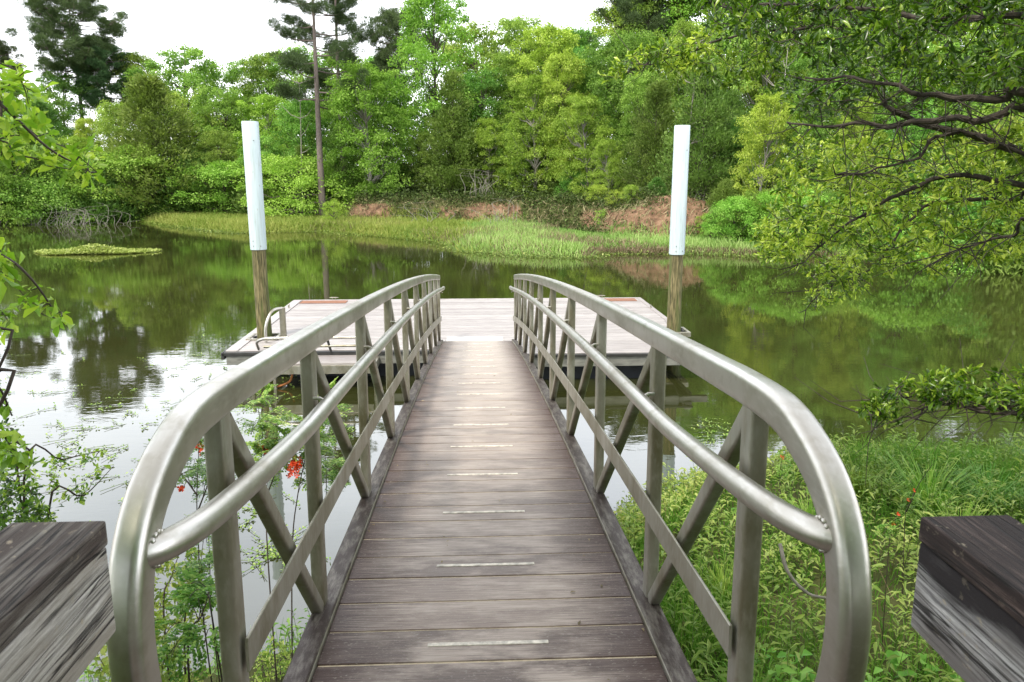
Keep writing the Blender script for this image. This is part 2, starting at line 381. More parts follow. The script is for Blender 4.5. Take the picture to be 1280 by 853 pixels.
# ---------------------------------------------------------------- the pond's outline and the terrain
def P2(px, py, z=0.): q = onz(px, py, z); return (q[0], q[1])
far_shore = [P2(0, 276), P2(80, 275), P2(160, 272), P2(220, 282), P2(300, 291), P2(410, 289), P2(430, 291), P2(500, 297), P2(560, 303),
             P2(585, 314), P2(660, 319), P2(735, 321), P2(745, 317), P2(900, 317), P2(940, 320), P2(1060, 323), P2(1200, 326), P2(1280, 331)]
POND = [(-13, 3.2), (-7, 3.9), (-3.5, 4.6), (-1.6, 5.3), (0, 5.8), (1.2, 6.7), (2.2, 7.9), (4.2, 8.7), (6.9, 8.5), (12, 8.2), (22, 8.0), (40, 9), (42, 20), (30, 26)]
POND += far_shore[::-1] + [(-60, 62), (-66, 40), (-55, 15), (-30, 4)]
POND = np.array(POND)
BANKL = [P2(-200, 268, .2), P2(0, 272, .2), P2(140, 268, .2), P2(165, 264, .2), P2(300, 264, .2), P2(400, 266, .2), P2(430, 278, .2), P2(540, 279, .2), P2(640, 281, .2), P2(720, 290, .2),
         P2(760, 298, .2), P2(800, 302, .2), P2(900, 304, .2), P2(960, 308, .2), P2(1100, 314, .2), P2(1280, 320, .2)]
BANKP = np.array([(-13, 2.0), (-5, 2.6), (-2, 3.2), (0, 3.6), (2, 4.2), (4, 5), (12, 5.2), (22, 5), (44, 5), (46, 20), (36, 27)]+BANKL[::-1]+[(-66, 66), (-70, 40), (-58, 12), (-30, 2)])
def sdist(X, Y, poly):                                 # + outside (land), - inside (water)
    d = np.full(X.shape, 1e9); ins = np.zeros(X.shape, bool)
    for (ax, ay), (bx, by) in zip(poly, np.roll(poly, -1, 0)):
        ex, ey = bx-ax, by-ay; wx, wy = X-ax, Y-ay
        t = np.clip((wx*ex+wy*ey)/(ex*ex+ey*ey+1e-9), 0, 1)
        d = np.minimum(d, np.hypot(wx-ex*t, wy-ey*t))
        c = ((ay > Y) != (by > Y)) & (X < (bx-ax)*(Y-ay)/(by-ay+1e-12)+ax); ins ^= c
    return np.where(ins, -d, d)
def sm(x): x = np.clip(x, 0, 1); return x*x*(3-2*x)
mound = np.array(P2(850, 298, .3))
def wob(X, Y):
    return .5*np.sin(X*.9+1.3*np.sin(Y*.7))+.3*np.sin(X*2.3+Y*1.1)+.2*np.sin(X*5.1-Y*3.7)
def hgt(X, Y):
    X = np.asarray(X, float); Y = np.asarray(Y, float)
    a = sdist(X, Y, POND); b = sdist(X, Y, BANKP)+.35*wob(X, Y)
    near = Y < 15
    h = np.where(a < 0, np.maximum(a*.5, -1.5), .22*sm(a/.5))
    hf = 1.25*sm(b/1.3)+np.clip(b, 0, 40)*.07+.12*wob(X*.4, Y*.4)*sm(b/2)
    hn = .95*sm(b/2.6)+np.clip(b, 0, 20)*.03+.04*wob(X, Y)*sm(a)
    h = h+np.where(near, hn, hf)
    r = np.hypot(X-mound[0], (Y-mound[1]-1.5)*1.2); h = h+.08*np.abs(wob(X*2.7+2, Y*2.7))*sm(b/.6)*(Y > 15)+.55*np.exp(-(r/2.2)**2)*(a > 0)*(1+.25*wob(X*1.6, Y*1.6))
    return h
def clayf(X, Y):
    b = sdist(X, Y, BANKP)+.35*wob(X, Y); c = np.exp(-((b-.55)/.6)**2)*(Y > 20)*(.68+.45*np.sin(X*.8+1.+.6*np.sin(X*2.1)))
    r = np.hypot(X-mound[0]-.5, (Y-mound[1]-.9)*1.1)*(1+.22*wob(X*1.3, Y*1.3)); return np.maximum(c, 1.0*np.exp(-(r/2.3)**4))
def ground():
    def axis(lo, hi, dense, step, coarse):
        a = [dense[0]]
        while a[-1] < dense[1]: a.append(a[-1]+step)
        while a[-1] < hi: a.append(a[-1]+coarse+(a[-1]-dense[1])*.12)
        b = [dense[0]]
        while b[-1] > lo: b.append(b[-1]-coarse-(dense[0]-b[-1])*.12)
        return np.array(b[:0:-1]+a)
    xs = axis(-500, 500, (-45, 30), .3, .5); 
    y1 = axis(-300, 5, (-2, 12), .25, .5); y1 = y1[y1 < 12]
    y2 = np.arange(12, 28, 1.); y3 = axis(28, 700, (28, 70), .35, .8); y3 = y3[y3 >= 28]
    ys = np.concatenate([y1, y2, y3]); X, Y = np.meshgrid(xs, ys); Z = hgt(X, Y)
    V = np.stack([X, Y, Z], -1).reshape(-1, 3); nx = len(xs); ny = len(ys)
    i = (np.arange(ny-1)[:, None]*nx+np.arange(nx-1)[None]).reshape(-1)
    Fc = np.stack([i, i+1, i+nx+1, i+nx], 1)
    me = bpy.data.meshes.new('ground'); me.from_pydata(V.tolist(), [], Fc.tolist())
    clay = clayf(X, Y)
    a = me.attributes.new('clay', 'FLOAT', 'POINT'); a.data.foreach_set('value', clay.reshape(-1).astype(np.float32))
    tag(link('ground', me, 'ground', smooth=True), kind='structure')
ground()
w = MB(); w.add([(-85, 1, 0), (60, 1, 0), (60, 85, 0), (-85, 85, 0)], [(0, 1, 2, 3)])
tag(w.build('water', 'water'), kind='structure')

# ---------------------------------------------------------------- gangway
def zd(y): t = y-2.5; return 3.5-(1.715+.07*t+.00372*t*t)
gw = empty('gangway', (0, 1.55, zd(1.55)), 'long sloping aluminium gangway with plank deck and curved handrails leading down to the dock', 'gangway')
GL = np.array([0, 1.55, zd(1.55)])
def gb(mb, name, m, smooth=False, bevel=0, parent=None):
    o = mb.build(name, m, None, smooth, bevel); o.parent = parent or gw
    o.matrix_parent_inverse.identity()
    V = np.zeros(len(o.data.vertices)*3, np.float32); o.data.vertices.foreach_get('co', V)
    V = V.reshape(-1, 3)-GL; o.data.vertices.foreach_set('co', V.reshape(-1).astype(np.float32))
    return o
Y0, Y1 = 1.58, 13.82
mb = MB(); gp = MB(); y = 2.508-.2315*4; bw = .2315; edges = []
while y < Y1-.02:
    y2 = min(y+bw, Y1); h = .028; rr = .004
    z0, z1 = zd(y+.0055), zd(y2-.0055); j = random.uniform(-.0012, .0012)
    mb.hexa([(-.612, y+.0055, z0-h), (.612, y+.0055, z0-h), (.612, y2-.0055, z1-h), (-.612, y2-.0055, z1-h),
             (-.612, y+.0055, z0+j), (.612, y+.0055, z0+j), (.612, y2-.0055, z1+j), (-.612, y2-.0055, z1+j)])
    gp.hexa([(-.608, y2-.0075, z1-.02), (.608, y2-.0075, z1-.02), (.608, y2+.0075, z1-.02), (-.608, y2+.0075, z1-.02),
             (-.608, y2-.0075, z1-.0045), (.608, y2-.0075, z1-.0045), (.608, y2+.0075, z1-.005), (-.608, y2+.0075, z1-.005)])
    edges.append((y, y2)); y = y2
deck = gb(mb, 'deck', 'deck', bevel=.003); gb(gp, 'joint_filler', 'board_gap')
# grip strips on every third board
for k_ in range(16):
    q = (0, 2.6238+.6945*k_)
    yy = q[1]; s = MB(); z = zd(yy); dz = zd(yy+.011)-z
    s.hexa([(-.225, yy-.011, z-.001), (.225, yy-.011, z-.001), (.225, yy+.011, z+dz-.001), (-.225, yy+.011, z+dz-.001),
            (-.225, yy-.011, z+.005), (.225, yy-.011, z+.005), (.225, yy+.011, z+dz+.005), (-.225, yy+.011, z+dz+.005)])
    gb(s, 'grip_strip', 'grip_tape', bevel=.002)
PY = [1.87, 2.94, 4.32, 5.70, 7.08, 8.45, 9.80, 11.12, 12.45, 13.75]
def ztop(y): return zd(y)+1.105+.0009*(y-6.5)**2
yy = np.linspace(13.80, 1.95, 60)
for sgn in (-1, 1):
    X = .68*sgn
    for nm, prof, off in (('side_channel', rrect(.085, .17, .006, 1), -.058),):
        s = MB(); pth = [((.6575)*sgn, q, zd(q)+off) for q in np.linspace(1.5, 13.84, 50)]
        s.sweep(pth, prof, (1, 0, 0)); gb(s, nm, 'tread', smooth='auto')
    s = MB(); s.sweep([(.617*sgn, q, zd(q)+.004) for q in np.linspace(1.52, 13.82, 50)], rrect(.008, .03, .002, 1), (1, 0, 0)); gb(s, 'kick_strip', 'alu_dirty')
    near = [(1.9, 2.955), (1.72, 2.952), (1.58, 2.925), (1.46, 2.872), (1.38, 2.79), (1.342, 2.68), (1.342, 2.55), (1.375, 2.42), (1.44, 2.28), (1.55, 2.14), (1.69, 2.05), (1.865, 2.005)]
    pts = [(X, q, ztop(q)) for q in yy]+[(X, a, b) for a, b in near[1:]]
    s = MB(); s.sweep(catmull(pts, 4), rrect(.064, .088, .021, 5), (1, 0, 0)); hr = gb(s, 'handrail', 'alu', smooth=True)
    s = MB(); xi = .604*sgn
    pp = [(xi, q, zd(q)+.868+.0011*(q-5)**2) for q in np.linspace(13.7, 2.9, 36)]
    pp = [(xi, 14.02, pp[0][2]-.03)]+pp+[(xi, 2.55, 2.656), (xi, 2.2, 2.695), (xi, 1.9, 2.733), (xi+.001*sgn, 1.68, 2.763), (.612*sgn, 1.54, 2.782), (.630*sgn, 1.455, 2.791), (.652*sgn, 1.405, 2.795), (.682*sgn, 1.376, 2.796)]
    s.tube(catmull(pp, 4), .0295, 18); gb(s, 'mid_rail', 'alu', smooth='auto')
    s = MB()                                           # weld beads where the mid rail meets the loop
    for k in range(14):
        a = 2*math.pi*k/14; d = np.array([.6465*sgn, 1.413+.034*math.cos(a), 2.795+.032*math.sin(a)]); e = np.array([0, -math.sin(a), math.cos(a)])*.007
        s.tube([d-e, d, d+e], [.003, .0062, .003], 7)
    gb(s, 'weld_bead', 'alu', smooth=True)
    s = MB(); s.sweep([(.640*sgn, q, zd(q)+.435-.004*(q-2)*(q < 6)-.016*(q >= 6)) for q in np.linspace(1.86, 13.77, 50)], rrect(.008, .095, .002, 1), (1, 0, 0))
    gb(s, 'knee_rail', 'alu_dirty', smooth='auto')
    for i, q in enumerate(PY):
        s = MB(); n = np.array([0, -.09, 1.]); zb = zd(q)-.05 if i else zd(q)-.1; zt = ztop(q)-.036
        lean = (zt-zb)*-.02
        s.sweep([(X, q, zb), (X, q-lean, zt)], rrect(.05, .075, .009, 3), (1, 0, 0)); gb(s, 'post', 'alu_dirty', smooth='auto')
        s = MB(); s.tube([(X-.025*sgn-.001*sgn, q-.045, zd(q)+.905), (X-.05*sgn, q-.045, zd(q)+.905), (xi, q-.045, zd(q)+.89)], .007, 8)
        gb(s, 'rail_bracket', 'alu', smooth='auto')
        if i < 9:
            q2 = PY[i+1]; s = MB()
            s.sweep([(X+.001, q+.05, ztop(q+.05)-.06), (X+.001, q2-.06, zd(q2)+.035)], rrect(.046, .052, .009, 3), (1, 0, 0)); gb(s, 'diagonal_brace', 'alu_dirty', smooth='auto')
for q in np.arange(2.2, 13.6, 1.3):
    s = MB(); s.box((-.615, q, zd(q)-.13), (.615, q+.06, zd(q)-.034)); gb(s, 'cross_beam', 'alu_dirty')
s = MB(); s.hexa([(-.56, 13.825, .50), (.46, 13.825, .50), (.46, 14.22, .5035), (-.56, 14.22, .5035), (-.56, 13.825, .522), (.46, 13.825, .522), (.46, 14.22, .510), (-.56, 14.22, .510)])
gb(s, 'transition_plate', 'plate_white')

P_ = []; D_ = []
for _ in range(70):
    y_ = random.uniform(1.7, 9); P_.append((random.choice((-1, 1))*.6*(1-random.random()**2.2), y_, zd(y_)+.004)); D_.append((random.gauss(0, 1), random.gauss(0, 1), .05))
tag(leaves('leaf_litter', np.array(P_), np.array(D_), RNG.uniform(.008, .035, 70), 'dryleaf', None, .4, .05, 3), 'tiny dry leaf bits and seeds scattered over the gangway boards', 'leaf litter', None, 'stuff')

# ---------------------------------------------------------------- floating dock
DZ = .498
dk = empty('floating_dock', (0, 16, 0), 'wide pale plank floating dock at the foot of the gangway', 'dock')
DL = np.array([0, 16, 0.])
def db(mb, name, m, smooth=False, bevel=0):
    o = gb(mb, name, m, smooth, bevel, dk)
    V = np.zeros(len(o.data.vertices)*3, np.float32); o.data.vertices.foreach_get('co', V)
    V = V.reshape(-1, 3)+GL-DL; o.data.vertices.foreach_set('co', V.reshape(-1).astype(np.float32)); return o
def xl(y): return -4.20-.04*(y-13.3)/5.3
def xr(y): return 3.62+.34*min(1, (y-12.8)/3)
s = MB(); y = 12.86; w_ = .14
while y < 18.62:
    y2 = y+w_-.007; spans = []
    a = xl(y)+.1; b = xr(y)-.07
    la = -3.62 if 14.1 < y+.07 < 14.72 else a
    rb = 3.50 if 14.3 < y+.07 < 14.95 else b
    if y < 13.28: spans = [(.76, rb)]
    elif y < 13.84: spans = [(la, -.76), (.76, rb)]
    else: spans = [(la, rb)]
    for p, q in spans:
        c = random.random(); cuts = [p, q]
        for u, v in zip(cuts[:-1], cuts[1:]):
            j = random.uniform(-.002, .002); s.box((u+.002, y, DZ-.035), (v-.002, y2, DZ+j), min(1, max(0, c*.7+random.random()*.3)))
    y += w_
db(s, 'deck', 'dockboard', bevel=.003)
s = MB()                                               # curbs along the sides and back
s.hexa([(-4.30, 13.26, .36), (-4.10, 13.26, .36), (-4.15, 18.64, .36), (-4.35, 18.64, .36), (-4.30, 13.26, .515), (-4.10, 13.26, .515), (-4.15, 18.64, .515), (-4.35, 18.64, .515)])
s.hexa([(3.56, 12.84, .36), (3.68, 12.84, .36), (3.98, 15.84, .36), (3.88, 15.84, .36), (3.56, 12.84, .512), (3.68, 12.84, .512), (3.98, 15.84, .512), (3.88, 15.84, .512)])
s.box((3.88, 15.842, .36), (3.98, 18.64, .512)); s.box((-4.35, 18.642, .34), (3.98, 18.72, .506))
db(s, 'edge_board', 'dockboard', bevel=.006)
s = MB()
s.box((.74, 12.80, .445), (3.70, 12.857, .488)); s.box((-4.34, 13.18, .43), (-.74, 13.255, .488)); s.box((-4.36, 13.18, .37), (-4.306, 14.0, .488))
db(s, 'rubber_edge', 'rubber', bevel=.008)
s = MB()
s.box((.78, 12.83, .27), (3.45, 12.90, .445)); s.box((3.46, 12.84, .28), (3.95, 12.92, .40)); s.box((-4.28, 13.2, .27), (-.78, 13.27, .43))
s.box((-.78, 13.0, .27), (-.72, 18.5, .44)); s.box((.72, 12.9, .27), (.78, 18.5, .44)); s.box((-4.3, 13.272, .25), (-4.22, 18.6, .36)); s.box((3.62, 12.93, .25), (3.7, 18.6, .36)); s.box((-4.3, 18.55, .25), (3.9, 18.63, .36))
db(s, 'frame', 'dock_side', bevel=.004)
for x0, x1, y0, y1 in ((-3.3, -.95, 13.4, 15.8), (-4.1, -.95, 16.1, 18.4), (.95, 3.25, 13.05, 15.8), (.95, 3.5, 16.1, 18.4), (-.6, .6, 14.3, 18.3)):
    s = MB(); s.box((x0, y0, -.35), (x1, y1, .262)); db(s, 'float_drum', 'black_float', bevel=.05)
for x0, x1 in ((-4.12, -3.05), (2.75, 3.80)):
    s = MB(); s.box((x0, 18.2, DZ+.004), (x1, 18.56, DZ+.014)); db(s, 'corner_pad', 'corner_pad', bevel=.002)
for cx, cy, ax in ((-4.22, 17.6, 1), (3.9, 17.2, 1), (-3.4, 18.66, 0), (3.0, 18.66, 0)):
    s = MB(); a = np.array([0, 1., 0]) if ax else np.array([1., 0, 0]); c0 = np.array([cx, cy, .515])
    s.tube([c0-a*.11+np.array([0, 0, .045]), c0-a*.06+np.array([0, 0, .05]), c0+a*.06+np.array([0, 0, .05]), c0+a*.11+np.array([0, 0, .045])], [.006, .012, .012, .006], 8)
    for d in (-.035, .035): s.tube([c0+a*d-np.array([0, 0, .01]), c0+a*d+np.array([0, 0, .05])], .011, 8)
    db(s, 'cleat', 'alu_dirty', smooth='auto')
def hoop(x, y):                                        # square bracket holding a piling to the dock
    s = MB()
    for p, q in (((x-.27, y-.27), (x+.27, y-.22)), ((x-.27, y+.22), (x+.27, y+.27)), ((x-.27, y-.218), (x-.22, y+.218)), ((x+.22, y-.218), (x+.27, y+.218))):
        s.box((*p, .44), (*q, .532))
    db(s, 'piling_bracket', 'alu_dirty', bevel=.006)
    for dx, dy in ((-.19, 0), (.19, 0), (0, -.19), (0, .19)):
        s = MB(); s.tube([(x+dx-.06*(dx == 0), y+dy-.06*(dy == 0), .50), (x+dx+.06*(dx == 0), y+dy+.06*(dy == 0), .50)], .028, 10)
        db(s, 'roller', 'rubber', smooth='auto')
PL, PR_ = (-3.93, 14.38), (3.76, 14.60)
hoop(*PL); hoop(*PR_)
# boarding platform at the left front with low grab rails and a ladder
s = MB()
for k in range(5): s.box((-3.28, 12.62+k*.126, .395), (-1.75, 12.62+k*.126+.12, .43))
db(s, 'boarding_step', 'dockboard', bevel=.003)
s = MB(); s.box((-3.30, 12.56, .26), (-1.73, 12.615, .40)); s.box((-3.34, 12.56, .26), (-3.285, 13.19, .40)); s.box((-1.745, 12.62, .26), (-1.69, 13.19, .40)); db(s, 'step_frame', 'alu_dirty', bevel=.005)
s = MB(); s.tube(catmull([(-3.75, 13.3, .52), (-3.75, 13.22, .66), (-3.6, 13.12, .74), (-3.35, 13.1, .755), (-2.2, 13.1, .755), (-1.95, 13.12, .74), (-1.85, 13.2, .66), (-1.85, 13.32, .50)], 5), .024, 12); db(s, 'grab_rail', 'alu', smooth='auto')
s = MB(); s.tube([(-3.62, 13.14, .60), (-1.88, 13.14, .60)], .022, 10); db(s, 'grab_rail', 'alu_dirty', smooth='auto')
s = MB(); s.tube([(-2.55, 13.12, .74), (-2.5, 13.16, .50)], .022, 8); db(s, 'rail_support', 'rubber', smooth='auto')
s = MB(); s.tube(catmull([(-3.78, 13.9, .50), (-3.77, 13.9, .78), (-3.72, 14.0, .98), (-3.66, 14.12, 1.06), (-3.55, 14.25, 1.07)], 5), .026, 12); db(s, 'grab_rail', 'alu', smooth='auto')
s = MB(); s.box((-3.60, 14.22, .505), (-3.50, 14.30, 1.08)); db(s, 'rail_support', 'alu_dirty', bevel=.006)
for x in (-3.72, -3.36, -1.72):
    s = MB(); s.box((x, 12.60, -.6), (x+.05, 12.65, .40)); db(s, 'ladder_leg', 'alu_dirty', bevel=.004)
s = MB(); s.tube([(-3.68, 12.62, .02), (-3.36, 12.62, .25)], .018, 8); db(s, 'ladder_brace', 'alu_dirty', smooth='auto')
s = MB(); s.tube(catmull([(-3.33, 12.66, .02), (-3.12, 12.7, .10), (-3.06, 12.72, .26)], 4), .018, 8); db(s, 'ladder_brace', 'rust', smooth='auto')
# pilings
for (x, y), top, slv, lab in ((PL, (312, 152), (322, 312), 'tall wooden piling with white sleeve at the left corner of the dock'),
                              (PR_, (853, 157), (844, 318), 'tall wooden piling with white sleeve on the right side of the dock')):
    zt = C[2]+(math.hypot(x-C[0], y-C[1]))*ray(*top)[2]/np.linalg.norm(ray(*top)[:2])
    zs = C[2]+(math.hypot(x-C[0], y-C[1]))*ray(*slv)[2]/np.linalg.norm(ray(*slv)[:2])
    e = empty('piling', (x, y, 0), lab, 'piling', 'white-topped pilings that hold the dock')
    s = MB(); s.tube([(0, 0, -2), (.006, 0, .5), (-.004, 0, 1.4), (0, 0, zs+.3)], [.142, .134, .126, .122], 20); s.build('post', 'pile', e, 'auto')
    s = MB(); s.tube([(0, 0, zs), (0, 0, zs+.015), (0, 0, zt-.02), (0, 0, zt)], [.142, .144, .144, .140], 32); sv = s.build('sleeve', 'sleeve', e, 'auto')
    for a, dz in ((-110, .07), (-110, .16), (-60, .07), (-60, 1.9)):
        s = MB(); c_, s_ = math.cos(R(a)), math.sin(R(a)); s.tube([(c_*.14, s_*.14, zs+dz), (c_*.152, s_*.152, zs+dz)], .010, 8); s.build('screw', 'screw', sv)

# ---------------------------------------------------------------- fixed pier behind and beside the camera
PZ = zd(1.5)
pe = empty('pier_walkway', (0, 0, PZ), 'dark plank walkway of the fixed pier before the gangway', 'pier')
s = MB(); y = -4.
while y < 1.5: s.box((-.85, y, -.04), (.85, y+.134, 0)); y += .14
s.build('deck', 'deck', pe, bevel=.004)
s = MB()
for x in (-.8, .72): s.box((x, -4, -.25), (x+.08, 1.5, -.042))
s.build('joist', 'cap_wood', pe)
for x in (-.72, .72):
    for y in (-3.6, -1.2, 1.2):
        s = MB(); s.tube([(x, y, -2.2), (x, y, -.252)], .1, 12); s.build('post', 'pile', pe, 'auto')
for sg, lab, sw in ((-1, 'weathered wooden pier railing end, grey sided, left of the gangway loop', 'side_wood'), (1, 'weathered wooden pier railing end, black stained side, right of the gangway loop', 'side_wood_dark')):
    ze = 2.98; q = onz(133, 650, ze) if sg < 0 else onz(1150, 645, ze); xi, ye = abs(q[0]), q[1]
    e = empty('pier_railing', (sg*xi, ye, 1.78), lab, 'railing', 'wooden pier railings')
    Z = ze-1.78
    s = MB(); s.box((min(0, sg*.142), -5, Z-.04), (max(0, sg*.142), 0, Z)); cb = s.build('cap_board', 'cap_wood' if sg < 0 else 'cap_wood_dark', e, bevel=.004)
    s = MB(); a, b = sg*.002, sg*.041; s.box((min(a, b), -5, Z-.186), (max(a, b), -.003, Z-.0415)); s.build('side_board', sw, e, bevel=.004)
    s = MB(); s.box((min(a, b), -5, .35), (max(a, b), -.02, .49)); s.build('lower_board', 'side_wood', e, bevel=.004)
    for yy_ in (-.55, -2.4, -4.3):
        s = MB(); a2, b2 = sg*.048, sg*.135; s.box((min(a2, b2), yy_, -.3), (max(a2, b2), yy_+.09, Z-.042)); s.build('post', 'cap_wood', e, bevel=.006)

# ---------------------------------------------------------------- trees (prototypes, then copies)
def blob_leaves(cl, rad, npc, rng, flat=.55):
    n = len(cl); tot = n*npc
    g = rng.normal(size=(tot, 3)); g = nrm(g)*(rng.random((tot, 1))**.45)
    rr = np.repeat(rad, npc)[:, None]; g = g*rr*np.array([1, 1, flat])
    g[:, 2] -= .25*np.hypot(g[:, 0], g[:, 1])**2/rr[:, 0]
    return np.repeat(cl, npc, 0)+g, g
def make_broad(name, H, Rw, seed, m, low=.12, ncl=150, npc=100, ls=.20, lean=0., bark='bark'):
    rng = np.random.default_rng(seed); rnd = random.Random(seed)
    root = bpy.data.objects.new(name, None); COL.objects.link(root)
    sp = np.array([[lean*H*.25*t*t+.3*math.sin(3*t+seed), .3*math.sin(2.3*t+seed*2), H*.93*t] for t in np.linspace(0, 1, 9)])
    sp[:, :2] -= sp[0, :2]; tb = MB(); tb.tube(sp, np.linspace(.016*H, .02, 9), 8)
    cl = []; rad = []
    offs = [(rnd.uniform(0, 6.28), rnd.uniform(.75, 1.2)) for _ in range(5)]
    for _ in range(ncl):
        t = low+(1-low)*rnd.random()**.85; u = (t-low)/(1-low)
        env = 1.2*Rw*(math.sin(math.pi*(u*.72+.2))**.6)
        a = rnd.uniform(0, 6.283); lob = 1+.28*math.sin(3*a+seed+u*5)+.15*math.sin(7*a+u*9)
        r = env*lob*(rnd.random()**.42)
        c = np.array([r*math.cos(a), r*math.sin(a), H*t]); k = min(8, int(t*8)); c[:2] += sp[k][:2]
        cl.append(c); rad.append(rnd.uniform(.35, .95)*(.6+.05*H)*(1 if u < .8 else .8))
    cl = np.array(cl); rad = np.array(rad)
    for i in range(0, ncl, 4):
        c = cl[i]; k = max(1, min(7, int((c[2]/H-.22)*9))); a = sp[k]
        mid = (a+c)/2+np.array([0, 0, -.1*np.linalg.norm(c-a)]); mid2 = a+(c-a)*.3
        tb.tube([a, mid2, mid, c], [.05+.004*H, .05, .03, .012], 5, False)
    tb.build('trunk', bark, root, True)
    P, g = blob_leaves(cl, rad, npc, rng)
    D = nrm(g)*1.+rng.normal(size=P.shape)*.5; D[:, 2] -= .25
    clv = rng.random(ncl)*.5; lv = np.clip(np.repeat(clv, npc)+rng.random(len(P))*.5, 0, 1)
    leaves('crown', P, D, ls*rng.uniform(.7, 1.3, len(P)), m, root, .7, .08, .8, 'diamond', lv, rng=rng)
    return root, H
def make_cedar(name, H, Rw, seed, m='cedar', n=24000, low=.04):
    rng = np.random.default_rng(seed); rnd = random.Random(seed)
    root = bpy.data.objects.new(name, None); COL.objects.link(root)
    tb = MB(); tb.tube([(0, 0, 0), (.05, 0, H*.5), (0, .05, H*.97)], [.017*H, .01*H, .02], 8)
    nb = 170; cl = []; ax = []
    for i in range(nb):
        t = low+(1-low)*rnd.random()**1.25; env = Rw*((1-t)**.75*1.1+.12)*(.6+.6*rnd.random())
        a = rnd.uniform(0, 6.283); d = np.array([math.cos(a), math.sin(a), rnd.uniform(.25, .7)]); b0 = np.array([0, 0, H*t*.94])
        cl.append(b0); ax.append(d*env)
        tb.tube([b0, b0+d*env*.5+np.array([0, 0, -.05]), b0+d*env*.9], [.03, .02, .006], 4, False)
    tb.build('trunk', 'bark', root, True)
    cl = np.array(cl); ax = np.array(ax); i = rng.integers(0, nb, n); s = rng.random(n)**.6
    P = cl[i]+ax[i]*s[:, None]; w = (.14+.25*np.linalg.norm(ax[i], axis=1)*(1-s)*.7+.12)
    P += rng.normal(size=(n, 3))*w[:, None]*.75; P[:, 2] = np.maximum(P[:, 2], .05)
    D = nrm(ax[i])*.9+rng.normal(size=(n, 3))*.5; D[:, 2] += .5
    lv = np.clip(rng.random(nb)[i]*.6+rng.random(n)*.4, 0, 1)
    leaves('crown', P, D, .24*rng.uniform(.6, 1.3, n), m, root, .32, .05, .3, 'diamond', lv, rng=rng)
    return root, H
def make_pine(name, H, Rw, seed, crown0=.62, nb=26, per=300, bow=.02, rd=0):
    rng = np.random.default_rng(seed); rnd = random.Random(seed)
    root = bpy.data.objects.new(name, None); COL.objects.link(root)
    sp = np.array([[bow*H*math.sin(3.1*t)*.5, .1*math.sin(4*t), H*t*.98] for t in np.linspace(0, 1, 12)])
    tb = MB(); tb.tube(sp, np.linspace(.016*H, .05, 12), 10); T = []
    for i in range(nb):
        t = crown0+(1-crown0)*(i+.5)/nb; k = t*11; b0 = sp[int(k)]*(1-(k % 1))+sp[min(11, int(k)+1)]*(k % 1)
        a = i*2.4+rnd.uniform(-.4, .4); u_ = (t-crown0)/(1-crown0); ln = Rw*((1.15-.85*u_**1.4) if not rd else (.35+.8*math.sin(math.pi*(.12+.8*u_))))*rnd.uniform(.55, 1.1)
        d = np.array([math.cos(a), math.sin(a), 0]); p1 = b0+d*ln*.4+np.array([0, 0, -.02*ln]); p2 = b0+d*ln+np.array([0, 0, .18*ln])
        path = catmull([b0, p1, b0+d*ln*.75+np.array([0, 0, .05*ln]), p2], 4); tb.tube(path, np.linspace(.07, .015, len(path)), 5, False)
        for q in range(rnd.randint(6, 9)):
            s = rnd.uniform(.5, 1.02); c = path[min(len(path)-1, int(s*(len(path)-1)))]+np.array([rnd.gauss(0, .45), rnd.gauss(0, .45), rnd.uniform(0, .4)])
            tb.tube([path[min(len(path)-1, int(s*(len(path)-1)*.85))], c], [.02, .008], 4, False); T.append((c, rnd.uniform(.28, .5)))
    tb.build('trunk', 'pine_bark', root, True)
    c = np.array([x[0] for x in T]); r = np.array([x[1] for x in T]); n = len(c); i = np.repeat(np.arange(n), per)
    g = nrm(rng.normal(size=(n*per, 3))); off = g*(rng.random((n*per, 1))**.5)*r[i][:, None]*np.array([1.3, 1.3, .7])
    D = g+np.array([0, 0, .4])
    leaves('crown', c[i]+off, D, .26*rng.uniform(.7, 1.2, n*per), 'pine', root, .12, 0, .2, 'diamond', rng=rng)
    return root, H
protos = {}
def reg(key, rh):
    protos[key] = [rh[0], rh[1], False]
reg('b1', make_broad('broadleaf_tree', 13, 3.3, 1, 'broad', .10, 210, 150, .165))
reg('b2', make_broad('broadleaf_tree', 14, 3.0, 2, 'broad', .08, 220, 145, .16, .3))
reg('b3', make_broad('broadleaf_tree', 12, 3.6, 3, 'broad', .06, 220, 140, .17, -.3))
reg('b4', make_broad('broadleaf_tree', 15, 3.2, 4, 'lime', .12, 220, 145, .17))
reg('b5', make_broad('broadleaf_tree', 11, 3.0, 5, 'lime', .05, 190, 140, .155, .2, 'pale_bark'))
reg('thin', make_broad('broadleaf_tree', 13, 2.6, 16, 'broad', .25, 75, 80, .20, .2, 'pale_bark'))
reg('c1', make_cedar('cedar_tree', 10, 3.0, 6))
reg('c2', make_cedar('cedar_tree', 11, 2.4, 7))
reg('p1', make_pine('pine_tree', 22, 5.4, 8, .40, 24, 400))
reg('p2', make_pine('pine_tree', 17, 5.2, 9, .58, 50, 420, .02, 1))
reg('s1', make_broad('shrub', 3.2, 1.9, 10, 'broad', .05, 130, 150, .085))
reg('s2', make_broad('shrub', 2.8, 1.6, 11, 'lime', .05, 110, 150, .08))
reg('s3', make_cedar('shrub', 3.2, 1.5, 12, 'cedar', 22000, .02))
reg('s4', make_broad('shrub', 3.0, 1.8, 13, 'lime', .03, 90, 130, .075, .3))
